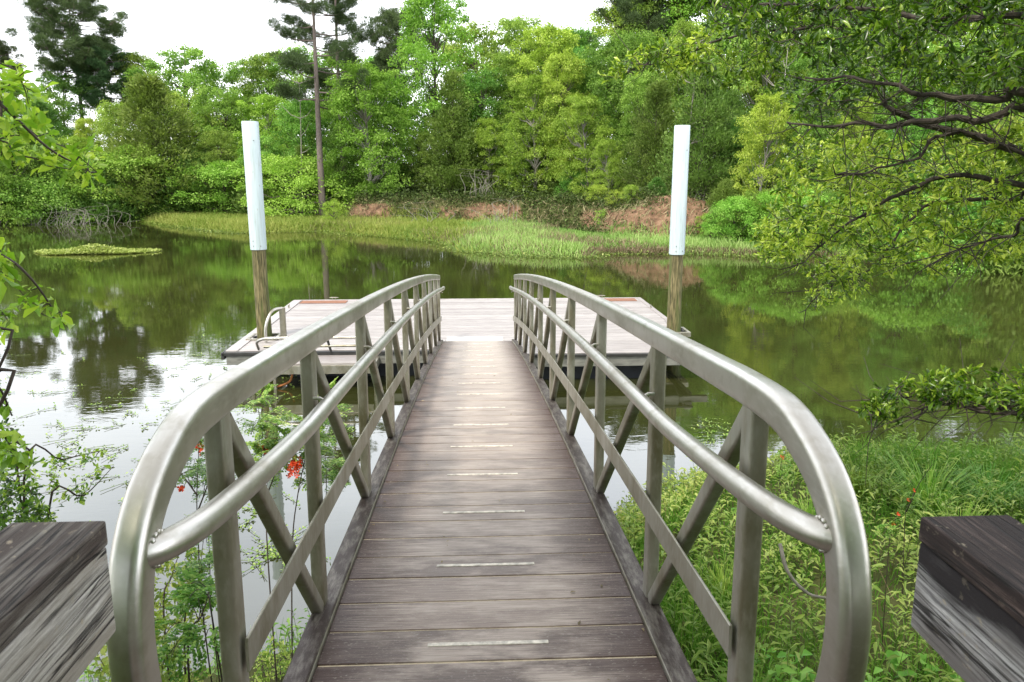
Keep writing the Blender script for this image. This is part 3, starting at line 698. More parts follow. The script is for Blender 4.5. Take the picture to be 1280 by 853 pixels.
def snag(seed, H):
    rnd = random.Random(seed); root = bpy.data.objects.new('dead_tree', None); COL.objects.link(root); tb = MB()
    sp = np.array([[.25*math.sin(2.2*t+seed), .15*math.sin(4*t), H*t] for t in np.linspace(0, 1, 9)]); sp[:, :2] -= sp[0, :2]
    tb.tube(sp, np.linspace(.07, .012, 9), 7); bb = tb
    for i in range(16):
        k = rnd.randint(2, 8); a = rnd.uniform(0, 6.3); l = rnd.uniform(.5, 1.6); b = sp[k]
        bb.tube([b, b+np.array([math.cos(a)*l*.5, math.sin(a)*l*.5, .15*l]), b+np.array([math.cos(a)*l, math.sin(a)*l, .55*l])], [.03, .02, .006], 5, False)
    tb.build('trunk', 'pale_bark', root, True); return root, H
reg('d1', snag(3, 8))
used_labels = set()
def plant(key, loc, height, wide, label, cat, group, rz=None):
    root, H, used = protos[key]
    if used:
        r = root.copy(); COL.objects.link(r)
        for ch in root.children:
            c = ch.copy(); COL.objects.link(c); c.parent = r
    else: r = root; protos[key][2] = True
    s = height/H; r.location = loc; r.scale = (s*wide, s*wide, s); r.rotation_euler = (0, 0, random.uniform(0, 6.28) if rz is None else rz)
    assert label not in used_labels, label
    used_labels.add(label); tag(r, label, cat, group); return r
marks = [(-3000, 'far out beyond the left end of the bank'), (-420, 'well beyond the left end of the bank'), (-130, 'just past the left end of the bank'), (0, 'at the far left, above the root-hung bank'), (45, 'left of the big dark pine crown'), (85, 'under the big dark pine crown'),
         (130, 'right of the big dark pine crown'), (172, 'above the left end of the marsh grass'), (215, 'above the middle of the marsh grass'), (262, 'just left of the left piling'), (300, 'behind the left piling'), (340, 'just right of the left piling'),
         (372, 'beside the tall pine trunk'), (420, 'right of the tall pine trunks'), (468, 'above the left of the clay bank'), (512, 'above the middle of the clay bank'), (560, 'above the right of the clay bank'), (610, 'above the end of the gangway'),
         (655, 'right of the gangway end, behind the grass point'), (700, 'above the grass point'), (745, 'left of the clay mound'), (790, 'just left of the right piling'), (835, 'behind the right piling'), (880, 'just right of the right piling'),
         (930, 'left of the overhanging oak tips'), (985, 'behind the left tips of the overhanging oak'), (1045, 'behind the middle of the overhanging oak'), (1110, 'behind the dark limbs of the overhanging oak'), (1175, 'behind the right of the overhanging oak'),
         (1235, 'at the far right behind the oak'), (1290, 'just past the right end of the bank'), (1420, 'well beyond the right end of the bank'), (1650, 'far out beyond the right end of the bank')]
def where(px):
    r = marks[0][1]
    for a, b in marks:
        if px >= a: r = b
    return r
looks = {'b1': 'full mid-green broadleaf tree', 'b2': 'upright green broadleaf tree', 'b3': 'broad spreading green tree', 'b4': 'tall light green broadleaf tree', 'b5': 'bright yellow-green young tree', 'thin': 'thin open-crowned tree',
         'c1': 'wide dark olive cedar', 'c2': 'narrow conical dark cedar', 'p1': 'tall bare-trunked pine', 'p2': 'dark dense-crowned pine',
         's1': 'rounded green shrub', 's2': 'bright green shrub', 's3': 'dull olive cedar shrub', 's4': 'loose lime-green shrub', 'd1': 'bare pale dead tree'}
rows = ((0, 'on the waterside edge'), (1, 'in the front row'), (2, 'in the middle row'), (3, 'in the back row'))
def tree(px, D, top, key, wide=1., row=1, rz=None):
    q = atD(px, 300, D); z = float(hgt(q[0], q[1]))-.1; r = ray(px, top); zt = C[2]+D*r[2]/math.hypot(r[0], r[1])
    lab0 = '%s %s, %s' % (looks[key], rows[row][1], where(px))
    for w_ in ('', 'smaller ', 'taller ', 'slightly darker ', 'lower ', 'slimmer '):
        lab = w_+lab0
        if len(lab.split()) > 16: lab = lab.replace('on the waterside edge', 'waterside').replace('in the front row', 'in front').replace('in the back row', 'at back').replace('in the middle row', 'midway')
        if lab not in used_labels: break
    cat = 'shrub' if key[0] == 's' else 'tree'
    grp = {'s': 'shrubs along the far bank', 'c': 'cedars on the far bank', 'p': 'pines on the far bank', 'd': 'dead trees on the far bank'}.get(key[0], 'broadleaf trees on the far bank')
    return plant(key, (q[0], q[1], z), zt-z, wide, lab, cat, grp, rz)
for t in [  # back row: the skyline
    (18, 86, 52, 'p2', .6, 3), (118, 84, -4, 'p2', .85, 3), (150, 84, 60, 'p2', .8, 3), (58, 80, 105, 'b3', 1, 3), (95, 84, 92, 'b1', 1, 3), (188, 84, 70, 'b2', 1, 3), (238, 80, 64, 'b3', 1, 3), (275, 84, 84, 'thin', 1, 3), (318, 84, 78, 'b1', 1, 3),
    (350, 82, 66, 'b2', 1, 3), (395, 80, 62, 'b1', 1, 3), (438, 78, 66, 'b3', 1, 3), (485, 82, 70, 'b2', 1, 3), (405, 56, -95, 'p1', .85, 2, 1.2), (434, 60, -75, 'p1', .8, 2, 3.6), (505, 76, 15, 'p2', .6, 3),
    (608, 76, 30, 'b3', 1, 3), (648, 74, 22, 'b2', .9, 3), (690, 78, 40, 'b1', 1, 3), (722, 76, 38, 'b2', 1, 3), (768, 72, 0, 'b4', 1, 3), (800, 70, -40, 'p2', .8, 3), (835, 70, -25, 'b1', 1, 3),
    (882, 68, -45, 'b4', 1, 3), (935, 66, -40, 'b2', 1, 3), (990, 64, -50, 'b1', 1, 3), (1050, 62, -50, 'b3', 1, 3), (1120, 60, -60, 'b2', 1, 3), (1190, 58, -60, 'b1', 1, 3), (1255, 56, -60, 'b4', 1, 3),
    # middle row
    (25, 70, 120, 'b1', 1, 2), (70, 70, 125, 'c1', 1, 2), (128, 72, 150, 'b4', .9, 2), (162, 70, 130, 'b2', 1, 2), (255, 70, 120, 'b3', 1, 2), (300, 68, 112, 'b1', 1, 2), (345, 66, 120, 'b5', 1, 2),
    (386, 62, 125, 'b2', 1, 2), (455, 62, 90, 'b1', 1, 2), (545, 60, -10, 'b4', .95, 2), (500, 62, 110, 'b3', .9, 2), (598, 60, 90, 'b1', 1, 2), (640, 60, 70, 'b2', 1, 2), (690, 58, 35, 'b4', .95, 2), (745, 56, 50, 'b3', .9, 2), (715, 60, 60, 'b1', .9, 2),
    (792, 54, 40, 'b1', .9, 2), (850, 52, 30, 'b2', .9, 2), (905, 50, 20, 'thin', 1, 2), (960, 50, 40, 'b5', 1, 2), (1015, 48, 40, 'b1', 1, 2), (1075, 48, 50, 'b4', 1, 2), (1140, 46, 60, 'b3', 1, 2), (1210, 45, 60, 'b1', 1, 2), (1270, 44, 60, 'b2', 1, 2),
    # front row
    (0, 64, 150, 'b3', .9, 1), (48, 66, 150, 'c2', 1.2, 1), (110, 66, 172, 'b5', 1, 1), (205, 65, 95, 'c1', 1.25, 1), (160, 66, 190, 'b1', .9, 1), (285, 64, 165, 'b1', .9, 1), (335, 62, 172, 'b3', .9, 1), (382, 60, 180, 'c2', 1.1, 1),
    (468, 57, 82, 'b5', 1.05, 1), (430, 60, 150, 'b2', .8, 1), (568, 57, 85, 'c2', 1.05, 1), (530, 58, 165, 'b1', .9, 1), (612, 57, 150, 'b5', 1, 1), (655, 56, 140, 'b3', .8, 1), (668, 54, 95, 'b5', .9, 1), (705, 54, 70, 'b4', .8, 1),
    (735, 50, 120, 'b5', .9, 1), (760, 47, 175, 'b5', .85, 1), (815, 46, 100, 'c1', .9, 1), (800, 50, 90, 'b2', .8, 1), (872, 43, 75, 'c1', .95, 1), (905, 45, 110, 'c2', 1.1, 1), (945, 40, 120, 'b5', .85, 1), (925, 44, 150, 'b3', .8, 1),
    (962, 42, 60, 'd1', 1, 1), (1000, 40, 110, 'b1', .8, 1), (1060, 40, 120, 'b4', .8, 1), (1130, 39, 120, 'b2', .9, 1), (1200, 38, 130, 'b1', .9, 1), (1262, 37, 130, 'b3', .9, 1),
    (855, 43, 55, 'd1', .8, 1), (380, 58, 105, 'd1', .8, 1),
    # past both ends of the frame
    (-60, 68, 120, 'b1', 1, 1), (-140, 70, 110, 'b2', 1, 1), (-230, 70, 90, 'b3', 1, 1), (-340, 70, 100, 'b1', 1, 1), (-480, 72, 60, 'b4', 1, 1), (-650, 74, 60, 'b3', 1, 1),
    (-100, 80, 60, 'b3', 1, 3), (-270, 82, 60, 'b2', 1, 3), (1340, 40, 60, 'b2', 1, 1), (1440, 40, 50, 'b3', 1, 1), (1560, 40, 40, 'b1', 1, 1), (1700, 42, 30, 'b4', 1, 1), (1380, 54, 0, 'b1', 1, 3), (1560, 56, 0, 'b2', 1, 3)]:
    tree(*t)
for t in [(q_, d_, y_, k_, w_) for q_, d_, y_, k_, w_ in ((440, 57.5, 246, 's2', .9), (478, 57.5, 243, 's1', 1.), (520, 57, 240, 's3', 1.), (560, 57, 236, 's1', 1.1), (594, 56, 246, 's2', .9), (625, 55.5, 238, 's1', 1.1), (655, 53.5, 244, 's3', 1.), (682, 51, 248, 's1', 1.), (706, 48.5, 250, 's4', .9), (730, 46, 254, 's1', .8), (752, 43, 262, 's4', .8), (902, 38.5, 262, 's1', .9), (880, 39, 268, 's4', .7))]+[  # shrubs at the water's edge
    (-30, 65.5, 205, 's1', 1.2), (18, 66, 188, 's2', 1.), (62, 65.5, 214, 's1', 1.1), (100, 66.5, 196, 's4', 1.2), (138, 64.5, 222, 's3', 1.1), (176, 66, 188, 's2', 1.1), (218, 65, 224, 's1', 1.), (255, 65, 196, 's3', 1.3), (290, 63, 205, 's2', 1.2), (322, 62, 215, 's3', 1.1),
    (352, 60, 205, 's3', 1.2), (384, 57, 198, 's2', 1.1), (404, 60, 222, 's3', 1.), (420, 51, 250, 's4', .7), (445, 60, 215, 's1', 1.1), (500, 60, 208, 's1', 1.1), (535, 60, 222, 's3', 1.), (575, 59.5, 225, 's1', .9), (545, 56, 262, 's4', .5), (608, 58, 215, 's3', 1),
    (640, 57.5, 205, 's1', 1.1), (668, 56, 220, 's2', .9), (688, 53, 225, 's3', .9), (715, 51, 215, 's1', 1.), (745, 46, 232, 's2', .9), (772, 43, 238, 's4', 1.0), (790, 41.5, 232, 's2', .9), (818, 42, 225, 's3', 1), (845, 42, 235, 's1', 1), (905, 40, 228, 's3', 1),
    (925, 37.5, 248, 's2', .9), (950, 38, 240, 's1', 1.), (985, 37, 236, 's2', 1), (1025, 37, 240, 's1', 1), (1075, 36, 245, 's4', 1.1), (1125, 36, 245, 's1', 1.1), (1180, 35, 250, 's2', 1.1), (1235, 35, 250, 's1', 1.1), (1290, 34, 250, 's3', 1.1)]:
    tree(*t, row=0)
X = RNG.uniform(-60, 45, 260000); Y = RNG.uniform(28, 95, 260000); b = sdist(X, Y, BANKP); k = (b > -.1) & (b < 14) & (RNG.random(260000) > clayf(X, Y)*1.5-.25)
X, Y, b = X[k], Y[k], b[k]; Z = hgt(X, Y)+RNG.random(len(X))**1.5*np.clip(.25+b*.45, 0, 1.7)*(.6+.4*wob(X*.6, Y*.6)); D = RNG.normal(size=(len(X), 3)); D[:, 2] += .5
tag(leaves('undergrowth', np.stack([X, Y, Z], 1), D, .22*RNG.uniform(.6, 1.3, len(X)), 'under', None, .6, .08, .8, 'diamond'), 'green undergrowth covering the far bank beneath the trees', 'undergrowth', None, 'stuff')
for x, y, h, k, lab in ((-3.6, -4.2, 11, 'b3', 'spreading tree behind the left side of the fixed pier'), (3.9, -4.6, 12, 'b1', 'full tree behind the right side of the fixed pier'), (.5, -9.5, 14, 'b4', 'tall tree beyond the landward end of the fixed pier')):
    plant(k, (x, y, float(hgt(x, y))-.1), h, 1.1, lab, 'tree', 'broadleaf trees around the fixed pier')
# turf, roots and shoots hanging over the cut bank
def along(n, lo, hi):
    B = np.array(BANKL); seg = np.linalg.norm(np.diff(B, axis=0), axis=1); i = RNG.choice(len(seg), n, p=seg/seg.sum()); u = RNG.random(n)[:, None]
    P = B[i]*(1-u)+B[i+1]*u; d = nrm(B[i+1]-B[i]); nn = np.stack([-d[:, 1], d[:, 0]], 1); return P+nn*RNG.uniform(lo, hi, n)[:, None]
Q = along(70000, .1, 2.4); X, Y = Q[:, 0], Q[:, 1]; g = (wob(X*1.4, Y*1.4) > -.25) | (RNG.random(len(X)) < .25); g &= RNG.random(len(X)) > clayf(X, Y)*1.15-.3
X, Y = X[g], Y[g]; Z = hgt(X, Y)+RNG.random(len(X))**1.6*.55; D = RNG.normal(size=(len(X), 3)); D[:, 2] -= .1
tag(leaves('bank_growth', np.stack([X, Y, Z], 1), D, .13*RNG.uniform(.6, 1.4, len(X)), 'under', None, .5, .08, .8, 'diamond'), 'small leafy growth creeping over the cut edge of the far bank', 'bank growth', None, 'stuff')
Q = along(15000, .2, 1.8); X, Y = Q[:, 0], Q[:, 1]; Z = hgt(X, Y)+RNG.random(len(X))*.25; D = RNG.normal(size=(len(X), 3)); D[:, 2] -= 1.2
tag(leaves('hanging_roots', np.stack([X, Y, Z], 1), D, .5*RNG.uniform(.4, 1.4, len(X)), 'dryleaf', None, .06, .03, .4, 'diamond'), 'thin roots and dry stalks hanging down the clay of the far bank', 'roots', None, 'stuff')
# dead sticks, roots and hanging vines on the eroded bank
for i, (px, py, nst, hgt_) in enumerate([(30, 262, 46, 2.6), (75, 262, 46, 3.), (115, 262, 36, 2.6), (534, 268, 7, 1.8), (600, 262, 16, 2.2), (780, 262, 14, 1.9), (875, 280, 12, 1.), (630, 268, 10, 2.2)]):
    q = onz(px, py+14, .3); s = MB(); rnd = random.Random(i)
    for k in range(nst):
        x0 = rnd.gauss(0, 1.5 if i < 3 else .6); b0 = np.array([x0, rnd.uniform(0, .7), -.3]); l = hgt_*rnd.uniform(.5, 1.1)
        s.tube(catmull([b0, b0+np.array([rnd.gauss(0, .2), -.1, l*.5]), b0+np.array([rnd.gauss(0, .5), .3, l*.9]), b0+np.array([rnd.gauss(0, .9), .5, l])], 3), [.016]*4+[.012]*3+[.006]*3, 4, False)
    o = s.build('dead_brush', 'pale_bark', None, True); o.location = (q[0], q[1], float(hgt(q[0], q[1])))
    tag(o, 'bare grey brush on the bank, '+['at the far left edge', 'under the leftmost shrubs', 'left of the marsh grass', 'in the middle of the clay bank', 'right of the clay bank middle', 'left of the clay mound', 'beside the right piling on the mound', 'at the right end of the clay bank'][i], 'dead brush', 'bare brush along the eroded bank')

# ---------------------------------------------------------------- marsh grass along the far shore
def in_land(X, Y, lo, hi):
    a = sdist(X, Y, POND); b = sdist(X, Y, BANKP); return (a > lo) & (b < hi)
def blades(name, X, Y, h, w, m, label, cat, lean=.35, upn=2.2, lv=None, base=None, shape='blade', rng=RNG):
    Z = hgt(X, Y)-.02 if base is None else base
    D = rng.normal(size=(len(X), 3))*lean; D[:, 2] = 1
    o = leaves(name, np.stack([X, Y, Z], 1), D, h, m, None, 1., 0, 0, shape, lv, .1, rng) if False else None
    n = len(X); P = np.stack([X, Y, Z], 1); D = nrm(D); U = rng.normal(size=(n, 3)); U = nrm(U-D*(U*D).sum(1)[:, None]); Sd = np.cross(D, U)
    hh = np.broadcast_to(h, (n,))[:, None]; ww = np.broadcast_to(w, (n,))[:, None]; cu = rng.uniform(.1, .6, n)[:, None]
    V = np.stack([P-Sd*ww*.5, P+Sd*ww*.5, P+D*hh*.5+Sd*ww*.42+U*hh*cu*.12, P+D*hh*.5-Sd*ww*.42+U*hh*cu*.12, P+D*hh*(1-cu*.25)+U*hh*cu*.55], 1)
    if lv is None: lv = rng.random(n)
    o = quads_mesh(name, V, 5, [(0, 1, 2, 3), (3, 2, 4)], lv, m); return tag(o, label, cat, None, 'stuff')
def scatter(xlo, xhi, ylo, yhi, n, cond):
    X = RNG.uniform(xlo, xhi, n); Y = RNG.uniform(ylo, yhi, n); k = cond(X, Y); return X[k], Y[k]
X, Y = scatter(-32, 24, 29, 74, 520000, lambda X, Y: in_land(X, Y, -.5, .5))
k = X+RNG.normal(size=len(X))*1.6+wob(X, Y)*1.2 < P2(545, 300)[0]; patch = np.sin(X*.8+np.sin(Y*.9))*.5+.5
blades('marsh_grass', X[k], Y[k], RNG.uniform(.25, .6, k.sum()), .05, 'reedgrass', 'low yellow-green marsh grass strip along the left far shore', 'marsh grass', .5, lv=np.clip(RNG.random(k.sum())*.6+.25+.3*patch[k], 0, 1))
k = ~k
blades('shore_grass', X[k], Y[k], RNG.uniform(.15, .5, k.sum())*(.7+.7*patch[k]*RNG.random(k.sum())+.3*wob(X[k], Y[k])), .035, 'shoregrass', 'green grass covering the low point in front of the clay mound', 'grass', .45, lv=np.clip(RNG.random(k.sum())*.6+.15+.4*patch[k], 0, 1))
X, Y = scatter(-10, 16, 30, 60, 60000, lambda X, Y: in_land(X, Y, -.3, .8) & (wob(X*.5, Y*.5) > .1))
blades('dry_grass', X, Y, RNG.uniform(.2, .55, len(X)), .03, 'dryleaf', 'dry buff stalks mixed through the grass of the low point', 'dry grass', .5)
X, Y = scatter(4.6, 22, 29, 37, 120000, lambda X, Y: (np.abs(sdist(X, Y, POND)) < .22))
blades('reed_fringe', X, Y, RNG.uniform(.12, .42, len(X)), .04, 'dryleaf', 'brown dry reeds and roots fringing the grassy shore edge', 'reeds', .4)
# pale floating leaves fringing the shore and the low mat out on the left
def pads(name, X, Y, sz, label, cat, m='floatleaf', hz=.05, kind='stuff'):
    n = len(X); P = np.stack([X, Y, np.abs(RNG.normal(size=n))*hz+.004], 1); D = RNG.normal(size=(n, 3)); D[:, 2] = np.abs(D[:, 2])*.25
    return tag(leaves(name, P, D, sz*RNG.uniform(.6, 1.4, n), m, None, .6, .05, 2.5, 'diamond'), label, cat, None, kind)
X, Y = scatter(-30, 22, 29, 66, 260000, lambda X, Y: (sdist(X, Y, POND) < .1) & (sdist(X, Y, POND)+.6*wob(X*.7, Y*.7)+.3*RNG.normal(size=len(X)) > -.9) & (sdist(X, Y, POND) > -2))
pads('floating_leaves', X, Y, .10, 'pale floating leaves fringing the far shoreline', 'floating plants')
c0 = P2(118, 316); th = RNG.uniform(0, 6.283, 9000); rr = RNG.random(9000)**.5
X = c0[0]+np.cos(th)*rr*2.5*(1+.15*np.sin(3*th)); Y = c0[1]+np.sin(th)*rr*1.2*(1+.3*np.sin(2*th+1))
zz = .35*np.exp(-((X-c0[0])/1.0)**2-((Y-c0[1])/.7)**2)
P = np.stack([X, Y, .02+zz*RNG.random(9000)], 1); D = RNG.normal(size=(9000, 3)); D[:, 2] = np.abs(D[:, 2])*.6
tag(leaves('plant_mat', P, D, .12*RNG.uniform(.6, 1.3, 9000), 'floatleaf', None, .5, .05, 1.5, 'diamond', lv=RNG.uniform(.65, 1, 9000)), 'pale floating mat of water plants out on the pond at the left', 'plant mat')

# ---------------------------------------------------------------- water plants near the left bank
def waterweeds():
    spots = []; rnd = random.Random(5)
    poly = [(-40, 500, 60), (60, 470, 60), (130, 520, 70), (210, 480, 60), (280, 440, 40), (150, 590, 70), (50, 560, 70), (250, 520, 60), (300, 640, 30), (360, 480, 30), (120, 540, 40), (340, 690, 20), (900, 540, 20)]
    P = []; D = []; stems = MB()
    for i in range(260):
        a, b, s = rnd.choice(poly); q = onz(rnd.gauss(a, s*1.1), rnd.gauss(b, s*.45), 0)
        if q[1] > 26 or q[1] < 5.4 or float(sdist(np.array(q[0]), np.array(q[1]), POND)) > -.2: continue
        an = rnd.uniform(0, 6.3); l = rnd.uniform(.1, .5); d = np.array([math.cos(an), math.sin(an), 0]); k = rnd.randint(3, 8)
        for j in range(k):
            c = q+d*l*j/k+np.array([0, 0, .012]); 
            for _ in range(rnd.randint(2, 3)):
                P.append(c); D.append((rnd.gauss(0, 1), rnd.gauss(0, 1), rnd.uniform(0, .9)))
        stems.tube([q-np.array([0, 0, .01]), q+d*l*.5+np.array([0, 0, .012]), q+d*l+np.array([0, 0, .02])], .003, 4)
    o = leaves('water_weeds', np.array(P), np.array(D), RNG.uniform(.018, .042, len(P)), 'floatleaf', None, .55, .05, 1.5, lv=RNG.uniform(.3, 1, len(P)))
    tag(o, 'scattered small water weeds floating left of the gangway', 'water weeds', None, 'stuff')
    o = stems.build('weed_stems', 'green_stem'); tag(o, 'thin stems of the floating weeds left of the gangway', 'weed stems', None, 'stuff')
waterweeds()

# ---------------------------------------------------------------- bank vegetation by the gangway
def near_land(X, Y): a = sdist(X, Y, POND); return a > -.15
def clump_noise(X, Y, s, ph): return .5+.5*np.sin(X*s+ph+1.7*np.sin(Y*s*.8+ph))*np.cos(Y*s*1.1-ph+np.sin(X*s*.6))
def away(X, Y): return (np.abs(X) > .78)
X, Y = scatter(.8, 13, 1.2, 10, 150000, lambda X, Y: near_land(X, Y) & (RNG.random(len(X)) < .18+.8*clump_noise(X, Y, 1.7, 1)**1.5))
n = len(X); far = sm((Y-5)/4)
blades('bank_grass', X, Y, RNG.uniform(.18, .45, n)*(.7+.35*far)*(.5+.9*clump_noise(X, Y, 1.7, 1)), .009, 'grass', 'thick green grass on the right bank beside the gangway', 'grass', .4, lv=np.clip(clump_noise(X, Y, .9, 4)*.5+RNG.random(n)*.6, 0, 1))
X, Y = scatter(-13, -.8, -1, 5.6, 40000, lambda X, Y: near_land(X, Y) & (RNG.random(len(X)) < .1+.6*clump_noise(X, Y, 2.1, 3)))
blades('bank_grass', X, Y, RNG.uniform(.08, .28, len(X)), .008, 'grass', 'short grass on the left bank under the flowering plants', 'grass', .5)
X, Y = scatter(-.8, .8, -3, 6.2, 9000, near_land)
blades('bank_grass', X, Y, RNG.uniform(.05, .2, len(X)), .008, 'grass', 'sparse grass in the shade under the gangway', 'grass', .5)
def herbs(name, X, Y, hlo, hhi, ls, per, m, label, cat, aspect=.32, seed=1):
    rnd = random.Random(seed); P = []; D = []; st = []
    Z = hgt(X, Y)
    for x, y, z in zip(X, Y, Z):
        h = rnd.uniform(hlo, hhi); lx, ly = rnd.gauss(0, .16)*h, rnd.gauss(0, .16)*h; k = max(4, int(per*h/hhi))
        for j in range(k):
            t = .25+.75*(j+.5)/k; c = (x+lx*t*t, y+ly*t*t, z+h*t); a = j*2.4+rnd.uniform(-.4, .4)
            for aa in (a, a+3.14): P.append(c); D.append((math.cos(aa), math.sin(aa), rnd.uniform(.1, .9)))
        st.append(((x, y, z-.02), (x+lx, y+ly, z+h)))
    st = np.array(st); n = len(st); rad = .0028; V = []
    for a in (0, 2.09, 4.19): V.append(st[:, 0]+np.array([math.cos(a), math.sin(a), 0])*rad); 
    for a in (0, 2.09, 4.19): V.append(st[:, 1]+np.array([math.cos(a), math.sin(a), 0])*rad*.5)
    V = np.stack(V, 1); o = quads_mesh(name+'_stems', V, 6, [(0, 1, 4, 3), (1, 2, 5, 4), (2, 0, 3, 5)], RNG.random(n), 'green_stem')
    P = np.array(P); D = np.array(D)
    q = leaves(name, P, D, ls*RNG.uniform(.4, 1.3, len(P)), m, None, aspect, .06, 1.4, 'leaf', curl=.25, lv=np.clip(clump_noise(P[:, 0], P[:, 1], 1.3, 2)*.55+RNG.random(len(P))*.55, 0, 1))
    tag(q, label, cat, None, 'stuff'); o.parent = q; o.name = 'stems'; o['kind'] = 'stuff'
X, Y = scatter(.85, 12, 1.4, 9.2, 4600, lambda X, Y: near_land(X, Y) & (RNG.random(len(X)) < .45+.55*clump_noise(X, Y, 1.5, 5)))
herbs('leafy_weeds', X, Y, .15, .5, .085, 12, 'herb', 'leafy pale-green weeds filling the right bank', 'weeds', .26, 3)
X, Y = scatter(.85, 9, 1.2, 4.4, 420, near_land)
herbs('broad_weeds', X, Y, .12, .35, .11, 6, 'grass', 'broad-leaved low weeds at the near right of the bank', 'weeds', .6, 4)
X, Y = scatter(-12, -.9, .5, 5.3, 1500, lambda X, Y: near_land(X, Y) & (RNG.random(len(X)) < .2+.8*clump_noise(X, Y, 1.5, 8)))
herbs('leafy_weeds', X, Y, .1, .38, .06, 10, 'herb', 'small leafy weeds on the left bank by the water', 'weeds', .34, 5)
X, Y = scatter(1.2, 5, 6, 9.6, 2600, lambda X, Y: (np.abs(sdist(X, Y, POND)+.25) < .6))
Zb = None
herbs('edge_weeds', X, Y, .1, .35, .05, 9, 'floatleaf', 'yellowish small-leaved weeds standing in the shallows right of the gangway', 'weeds', .5, 6)
# tall grass clumps that stand out above the bank
for i, (px, py, D_, hh, txt) in enumerate([(1165, 585, 8.2, 1.0, 'tallest grass clump on the right bank, left of the dead twig'), (1075, 600, 8.3, .75, 'arching grass clump behind the right loop of the handrail'), (1240, 590, 8.6, .8, 'grass clump at the water edge, far right of the bank'),
        (1010, 640, 7.2, .6, 'short dense grass clump between the last brace and the right loop'), (905, 720, 5.8, .45, 'low grass clump near the foot of the second right post'), (950, 800, 4.4, .5, 'upright grass clump below the right knee rail'), (1210, 600, 7.6, .7, 'spiky grass clump above the right wooden railing')]):
    q = atD(px, py, D_); rnd = np.random.default_rng(i); n = 260; x = rnd.normal(0, .13, n); y = rnd.normal(0, .13, n); z0 = float(hgt(q[0], q[1]))
    Dv = np.stack([x*3, y*3, np.ones(n)*1.1], 1); Dv = nrm(Dv+rnd.normal(0, .1, (n, 3))); U = nrm(np.stack([x, y, -np.ones(n)*.1], 1)); Sd = nrm(np.cross(Dv, U)); P = np.stack([x*.5, y*.5, np.zeros(n)-.03], 1); h = (hh*.75*rnd.uniform(.5, 1.1, n))[:, None]
    V = np.stack([P-Sd*.005, P+Sd*.005, P+Dv*h*.5+Sd*.0045, P+Dv*h*.5-Sd*.0045, P+Dv*h*.82+U*h*.16+Sd*.003, P+Dv*h*.82+U*h*.16-Sd*.003, P+Dv*h*.9+U*h*.42], 1)
    o = quads_mesh('grass_clump', V, 7, [(0, 1, 2, 3), (3, 2, 4, 5), (5, 4, 6)], rnd.random(n)*.6+.3, 'grass'); o.location = (q[0], q[1], z0)
    tag(o, txt, 'grass clump', 'tall grass clumps on the right bank')

# ---------------------------------------------------------------- plants with woody stems built by growing twigs towards their leaf tufts
def grow(skel, targets, step=.12, sag=.0, jit=.02, rtip=.0016, rmax=.006, rnd=random):
    """skel: list of points already there; returns twig polylines with radii"""
    nodes = np.array(skel); out_ = []; T = np.array(targets)
    d0 = np.array([np.min(np.linalg.norm(nodes-t, axis=1)) for t in T]); order = np.argsort(d0)
    for i in order:
        t = T[i]; d = np.linalg.norm(nodes-t, axis=1); k = int(np.argmin(d)); a = nodes[k]; L_ = d[k]
        if L_ < 1e-3: continue
        m = max(2, int(L_/step)+1); side = np.array([rnd.gauss(0, 1), rnd.gauss(0, 1), rnd.gauss(0, 1)])*L_*.13
        pts = [a+(t-a)*s+side*math.sin(math.pi*s)+np.array([0, 0, -sag*L_*math.sin(math.pi*s)])+np.array([rnd.gauss(0, jit*L_) for _ in range(3)])*(0 < s < 1) for s in np.linspace(0, 1, m+1)]
        out_.append((pts, np.linspace(min(rmax, rtip*1.6+.004*L_), rtip, m+1))); nodes = np.vstack([nodes, pts[1:]])
    return out_
def in_poly(x, y, poly):
    c = False; n = len(poly)
    for i in range(n):
        (x1, y1), (x2, y2) = poly[i], poly[(i+1) % n]
        if (y1 > y) != (y2 > y) and x < (x2-x1)*(y-y1)/(y2-y1+1e-12)+x1: c = not c
    return c
def tufts(T, dirs, per, size, m, parent, name='foliage', aspect=.36, spread=.9, lvv=None, rnd=random, upb=.7, fold=.1):
    P = []; D = []; lv = []
    for i, (t, d) in enumerate(zip(T, dirs)):
        k = rnd.randint(*per); base = lvv[i] if lvv is not None else rnd.random()*.5
        for j in range(k):
            P.append(t+np.array([rnd.gauss(0, .012) for _ in range(3)])-d*rnd.uniform(0, .05)); v = d*.7+np.array([rnd.gauss(0, spread) for _ in range(3)])*.8
            D.append(v); lv.append(min(1, max(0, base+rnd.uniform(-.25, .45))))
    P = np.array(P); D = np.array(D); return leaves(name, P, D, size*RNG.uniform(.55, 1.2, len(P)), m, parent, aspect, fold, upb, 'leaf', np.array(lv))
